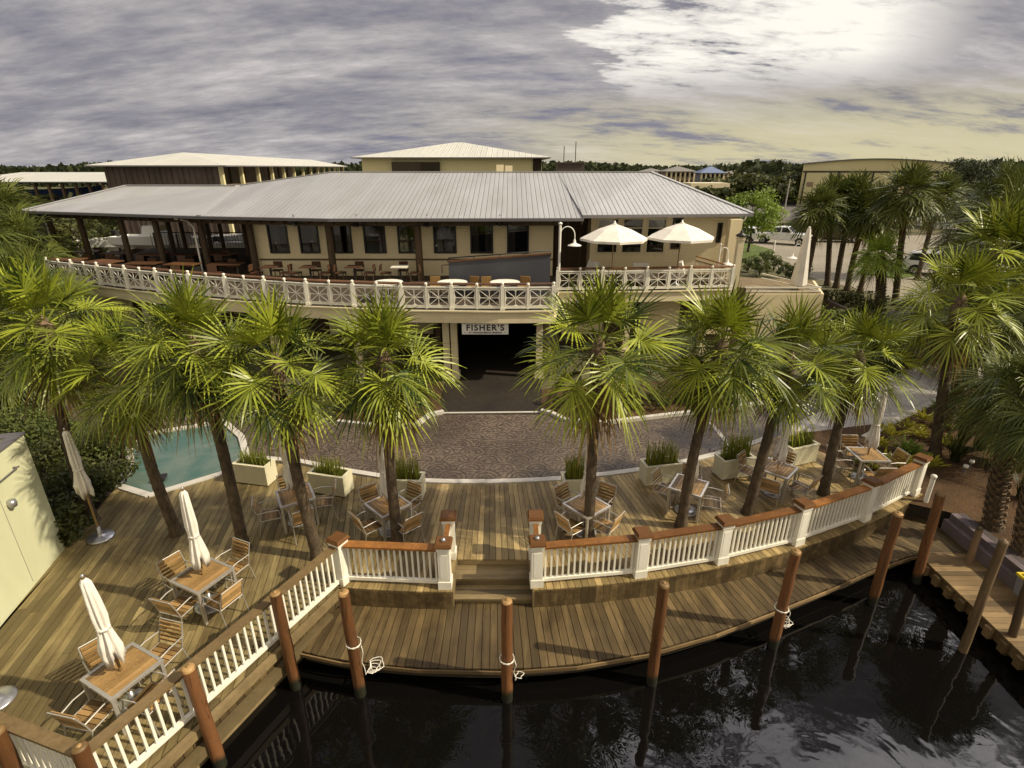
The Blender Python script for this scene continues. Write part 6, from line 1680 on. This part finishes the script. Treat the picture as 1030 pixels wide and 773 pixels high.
far_house(667, 694, 190, 172.5, 'tan columned apartment block on the horizon', M['tan'], M['grey_roof'], 1.5, 6, 3)
far_house(702, 724, 180, 174, 'grey blue house with blue roof on the horizon', M['grey_blue'], M['blue_roof'], 1.8, 5, 3)
far_house(728, 752, 200, 174.5, 'tan apartment block right of the blue roofed house', M['tan'], M['grey_roof'], 1.0, 6, 3)
far_house(645, 663, 210, 172.5, 'small grey house left of the tan apartment block', M['grey_blue'], M['grey_roof'], 1.0, 4, 2)
far_house(762, 778, 160, 186, 'white walled house behind the trees left of the hangar', M['white'], M['grey_roof'], 1.0, 4, 2)
# filling station canopy
a_, b2 = Q(690, 186, 105), Q(728, 186, 105); zt_ = Q(700, 184, 105).z; o = empty('canopy_roof', ((a_.x + b2.x) / 2, 105, 0)); tag(o, 'flat white canopy on posts beyond the roof slope', 'canopy')
mb = MB(); mb.box((0, 0, zt_ - .4), (b2.x - a_.x, 6, .8)); mb.build('roof', M['cream_trim'], o)
for x in (-.42, 0, .42): mb = MB(); mb.box((x * (b2.x - a_.x), -1, (zt_ - .8) / 2), (.5, .5, zt_ - .8)); mb.build('post', M['grey_blue'], o)
# hangar
gl_, gr = P(801, 207), None
Yh = gl_.y; b_l = gl_; b_r = Q(950, 207, Yh * .90); zl = Q(801, 165.5, Yh).z
o = empty('hangar', (b_l.x, b_l.y, 0)); tag(o, 'large olive cream hangar with shallow arched roof and sliding doors', 'hangar')
dv = Vector((b_r.x - b_l.x, b_r.y - b_l.y, 0)); Lh = dv.length; rzh = math.atan2(dv.y, dv.x); o.rotation_euler = (0, 0, rzh)
n = 20; mb = MB(); rise = .9
topz = [zl + rise * math.sin(math.pi * i / n) for i in range(n + 1)]
for y in (0, 30):
    vv = [(Lh * i / n, y, 0) for i in range(n + 1)] + [(Lh * i / n, y, topz[i]) for i in range(n + 1)]
    mb.add(vv, [(i, i + 1, n + 2 + i, n + 1 + i) for i in range(n)])
mb.add([(0, 0, 0), (0, 30, 0), (0, 30, zl), (0, 0, zl)], [(0, 1, 2, 3)]); mb.add([(Lh, 0, 0), (Lh, 30, 0), (Lh, 30, zl), (Lh, 0, zl)], [(0, 1, 2, 3)])
mb.build('wall', M['hangar'], o)
mb = MB()
for i in range(n): mb.bar((Lh * i / n, 15, topz[i] + .12), (Lh * (i + 1) / n, 15, topz[i + 1] + .12), 31, .2)
mb.build('roof', M['grey_roof'], o)
for i in range(4):
    x0_ = Lh * (.015 + .235 * i); mb = MB(); mb.box((x0_ + Lh * .105, -.15, zl * .40), (Lh * .205, .15, zl * .80)); d_ = mb.build('sliding_door', M['hangar'], o)
    mb = MB(); mb.box((x0_ + Lh * .012, -.28, zl * .41), (.30, .10, zl * .82)); mb.box((x0_ + Lh * .19, -.28, zl * .41), (.30, .10, zl * .82)); mb.build('frame', M['dark_metal'], d_)
    mb = MB(); mb.box((x0_ + Lh * .055, -.235, zl * .52), (Lh * .05, .04, 1.0)); mb.build('louvre', M['tan'], d_)
mb = MB(); mb.box((Lh * .47, -.2, zl * .83), (Lh * .93, .3, .25)); mb.build('door_track', M['dark_metal'], o)
# small white building
q = Q(967, 228, 78); h_ = Q(967, 206, 78).z; apz = Q(965, 198, 82).z; o = empty('small_white_building', (q.x, 81, 0), -.12); tag(o, 'small white building with white roof between the pines', 'building')
hip_building(o, None, 5.6, 6, 0, h_, apz - h_, .4, M['white'], M['white_roof'])
mb = MB(); mb.box((-1.2, -3.02, h_ * .5), (1.0, .08, 1.0)); mb.build('window', M['glass'], o)
mb = MB(); mb.box((1.4, -3.02, 1.1), (1.0, .08, 2.2)); mb.build('door', M['gutter'], o)
# utility pole at the hangar corner
q = P(789, 212); o = empty('utility_pole', q); tag(o, 'grey utility pole left of the hangar corner', 'pole'); zt_ = Q(789, 180, q.y).z
mb = MB(); mb.tube([(0, 0, -.2), (0, 0, zt_)], [.16, .11], 8); mb.build('shaft', M['concrete'], o); mb = MB(); mb.box((0, 0, zt_ - .6), (1.8, .1, .12)); mb.build('crossarm', M['post_wood'], o)

# ---------------------------------------------------------------- vehicles
def vehicle(kind, q, rz, body_m, label, cat):
    o = empty('pickup_truck' if kind != 'suv' else 'parked_car', (q.x, q.y, -.045), rz); tag(o, label, cat)
    W = 1.90
    if kind == 'suv':
        L = 4.7; prof = [(-2.35, .45), (-2.33, .95), (-2.20, 1.08), (-1.95, 1.70), (-1.2, 1.76), (.2, 1.74), (.95, 1.13), (2.05, 1.02), (2.33, .85), (2.35, .45)]; glass = [(-1.95, 1.12, 1.62, 1.7), ]
        win_side = [[(-1.95, 1.12), (-1.80, 1.62), (-1.05, 1.67), (-1.05, 1.12)], [(-.95, 1.12), (-.95, 1.67), (-.05, 1.66), (-.05, 1.12)], [(.05, 1.12), (.05, 1.65), (.22, 1.64), (.75, 1.16)]]
        ws = [(.26, 1.70), (.92, 1.15)]; rw = [(-1.97, 1.66), (-2.17, 1.14)]; wheels = (-1.4, 1.45)
    else:
        L = 5.8; prof = [(-2.9, .55), (-2.9, 1.20), (-1.15, 1.20), (-1.0, 1.30), (-.85, 1.86), (-.2, 1.92), (.55, 1.90), (1.25, 1.28), (2.70, 1.17), (2.9, 1.0), (2.92, .50)]
        win_side = [[(-.92, 1.32), (-.78, 1.78), (-.12, 1.83), (-.12, 1.32)], [(0, 1.32), (0, 1.83), (.52, 1.82), (1.02, 1.34)]]
        ws = [(.60, 1.87), (1.22, 1.31)]; rw = [(-.87, 1.83), (-.99, 1.34)]; wheels = (-1.85, 1.95)
    hw = W / 2
    def half(z): return hw if z < 1.0 else hw - .02 if z < 1.25 else hw - .02 - (z - 1.25) * .28
    n = len(prof); mb = MB()
    vv = [(x, -half(z), z) for x, z in prof] + [(x, half(z), z) for x, z in prof]
    mb.add(vv, [tuple(range(n)), tuple(range(n, 2 * n))[::-1]] + [(i, n + i, n + (i + 1) % n, (i + 1) % n) for i in range(n)])
    body = mb.build('body', M[body_m], o)
    bv = body.modifiers.new('bevel', 'BEVEL'); bv.width = .05; bv.segments = 2; bv.limit_method = 'ANGLE'; bv.angle_limit = R(25)
    def sidepoly(pts, s_): return [(x, s_ * (half(z) + .006), z) for x, z in pts]
    for s_ in (-1, 1):
        for ptz in win_side:
            mb = MB(); mb.add(sidepoly(ptz, s_), [tuple(range(len(ptz)))]); mb.build('side_window', M['glass'], o)
    for (p0, p1), nm in ((ws, 'windscreen'), (rw, 'rear_window')):
        dxn = Vector((p0[0] - p1[0], 0, p0[1] - p1[1])).normalized(); off = Vector((abs(dxn.z), 0, abs(dxn.x))) * .012 * (1 if nm == 'windscreen' else 1); off.x *= 1 if nm == 'windscreen' else -1
        mb = MB(); pts = [Vector((p0[0], -half(p0[1]) + .08, p0[1])), Vector((p0[0], half(p0[1]) - .08, p0[1])), Vector((p1[0], half(p1[1]) - .06, p1[1])), Vector((p1[0], -half(p1[1]) + .06, p1[1]))]
        mb.add([q_ + off for q_ in pts], [(0, 1, 2, 3)]); mb.build(nm, M['glass'], o)
    for x in wheels:
        for s_ in (-1, 1):
            rw_ = .40 if kind != 'suv' else .36
            prof_w = [(rw_ * .62, -.12), (rw_ * .92, -.12), (rw_, -.08), (rw_, .08), (rw_ * .92, .12), (rw_ * .62, .12)]
            wo = empty('wheel', (x, s_ * (hw - .08), rw_)); wo.parent = o; wo.rotation_euler = (R(90), 0, 0)
            mb = MB(); mb.lathe(prof_w, 20); mb.build('tyre', M['rubber'], wo)
            mb = MB(); mb.lathe([(0, -.07), (rw_ * .6, -.10), (rw_ * .63, -.11), (rw_ * .63, .11), (rw_ * .6, .10), (0, .07)], 12, smooth=False); mb.build('rim', M['chrome'], wo)
            mb = MB(); pts = [(x + (rw_ + .07) * math.cos(t), rw_ + (rw_ + .07) * math.sin(t)) for t in [math.pi * k / 10 for k in range(11)]]
            vv = [(a, s_ * (hw + .004), z) for a, z in pts]; mb.add(vv, [tuple(range(11))]); mb.build('wheel_arch', M['rubber'], o)
    xf = L / 2 + .01
    for s_ in (-1, 1):
        mb = MB(); mb.box((xf - .06, s_ * (hw - .26), .92), (.14, .36, .18)); mb.build('headlight', M['headlight'], o)
        mb = MB(); mb.box((-xf + .05, s_ * (hw - .14), 1.0), (.12, .18, .34)); mb.build('tail_light', M['car_dark'], o)
        mb = MB(); mb.box((.95, s_ * (hw + .10), 1.30), (.16, .20, .16)); mb.build('mirror', M[body_m], o)
    mb = MB(); mb.box((xf - .02, 0, .86), (.10, 1.0, .26)); mb.build('grille', M['dark_metal'], o)
    mb = MB(); mb.box((xf, 0, .56), (.18, 1.84, .18)); mb.build('bumper', M['chrome'] if kind != 'suv' else M[body_m], o)
    mb = MB(); mb.box((-xf, 0, .60), (.16, 1.84, .18)); mb.build('bumper', M['chrome'] if kind != 'suv' else M[body_m], o)
    if kind != 'suv':
        mb = MB(); mb.box((-2.02, 0, 1.203), (1.62, 1.55, .012)); mb.build('bed', M['dark_inside'], o)
    return o
q = P(786, 245); vehicle('truck', q, R(-38), 'car_white', 'white crew cab pickup truck parked beside the clipped hedge', 'pickup truck')
q = P(838, 243); vehicle('truck', q, R(-12), 'car_dark', 'dark maroon pickup truck partly hidden by the tall dark palms', 'pickup truck')
q = P(941, 276); vehicle('suv', q, R(-40), 'car_white', 'white car parked behind the palms on the right', 'car')
q = P(741, 243); vehicle('suv', q, R(150), 'car_white', 'white car partly hidden behind the restaurant corner column', 'car')
# traffic post in the lot
q = P(777, 258); o = empty('bollard', q); tag(o, 'white bollard on the lot in front of the white pickup', 'bollard')
mb = MB(); mb.tube([(0, 0, -.1), (0, 0, 1.4)], .08, 10); mb.build('shaft', M['pvc'], o); mb = MB(); mb.lathe([(.085, 1.38), (.085, 1.43), (0, 1.48)], 10); mb.build('cap', M['pvc'], o)

# boats on the yard behind the open pavilion and in the sheds
def boat(q, L, rz, label, hull_m='boat_white', z=.6, cabin=True):
    o = empty('motor_boat', (q[0], q[1], 0), rz); tag(o, label, 'boat')
    secs = []; n = 9
    for i in range(n):
        u = i / (n - 1); x = -L / 2 + L * u; wd = L * .16 * (1 - max(0, (u - .45) / .55) ** 2.2); kz = z + .12 * L * max(0, (u - .6) / .4) ** 2 * .6; sh = z + L * .16 + .05 * L * u ** 2
        secs.append([(x, -wd, sh), (x, -wd * .92, z + L * .07 + (kz - z) * .6), (x, 0, kz), (x, wd * .92, z + L * .07 + (kz - z) * .6), (x, wd, sh)])
    mb = MB(); vv = [p_ for s_ in secs for p_ in s_]; ff = [(i * 5 + j, (i + 1) * 5 + j, (i + 1) * 5 + j + 1, i * 5 + j + 1) for i in range(n - 1) for j in range(4)] + [(0, 1, 2, 3, 4)]
    mb.add(vv, ff, smooth=False); mb.build('hull', M[hull_m], o)
    mb = MB(); vv = [];
    for s_ in secs: vv += [(s_[0][0], s_[0][1] * .93, s_[0][2] - .06), (s_[4][0], s_[4][1] * .93, s_[4][2] - .06)]
    mb.add(vv, [(i * 2, i * 2 + 2, i * 2 + 3, i * 2 + 1) for i in range(n - 1)]); mb.build('deck', M['boat_white'], o)
    top = z + L * .17
    if cabin:
        mb = MB(); mb.box((.02 * L, 0, top + L * .05), (L * .26, L * .17, L * .13), taper=.8); mb.build('console', M['boat_white'], o)
        mb = MB(); mb.box((.115 * L, 0, top + L * .09), (L * .05, L * .15, L * .06), taper=.8); mb.build('windscreen', M['glass'], o)
        for sx in (-.1, .1):
            for sy in (-.07, .07): mb = MB(); mb.tube([(sx * L, sy * L, top), (sx * L, sy * L, top + L * .24)], .03, 5); mb.build('top_post', M['alu'], o)
        mb = MB(); mb.box((0, 0, top + L * .245), (L * .27, L * .2, .06)); mb.build('hard_top', M['boat_white'], o)
    mb = MB(); mb.box((-L * .53, 0, z + L * .15), (.45, .4, L * .14), taper=.8); mb.box((-L * .52, 0, z + L * .03), (.16, .12, L * .12)); mb.build('outboard_motor', M['dark_metal'], o)
    mb = MB()
    for x in (-.28, .18): mb.box((x * L, 0, z / 2 + .02), (.2, L * .2, z + .02))
    mb.box((-.05 * L, 0, .1), (.46 * L, .16, .14))
    mb.build('cradle', M['post_wood'], o)
random.seed(21)
spots = [(-29.5, 42, 5.6, 10, 'white boat on the yard seen between the second and third pavilion posts', 'boat_white'), (-25.5, 39.8, 5.8, -8, 'white boat behind the middle of the open pavilion', 'boat_white'), (-21.6, 41.8, 5.4, 5, 'white boat behind the thin white downspout', 'boat_white'), (-18.6, 40.0, 5.6, -12, 'white boat seen at the right end of the open pavilion', 'boat_white')]
for i_, (x, y, L, a, lab, hm) in enumerate(spots): boat((x, y), L, R(a), lab, hm, rnd(2.0, 2.7), i_ % 2 == 1)
boat((-53, 68), 8, R(20), 'white boat with blue hull in the low boat shed beside the brown barn', 'boat_blue', 4.3, False); boat((-62, 69), 8, R(10), 'white boat on the rack of the low boat shed', 'boat_white', 2.6, False)
boat((-75, 69), 8, R(0), 'white boat at the left end of the low boat shed', 'boat_white', 3.0, False)
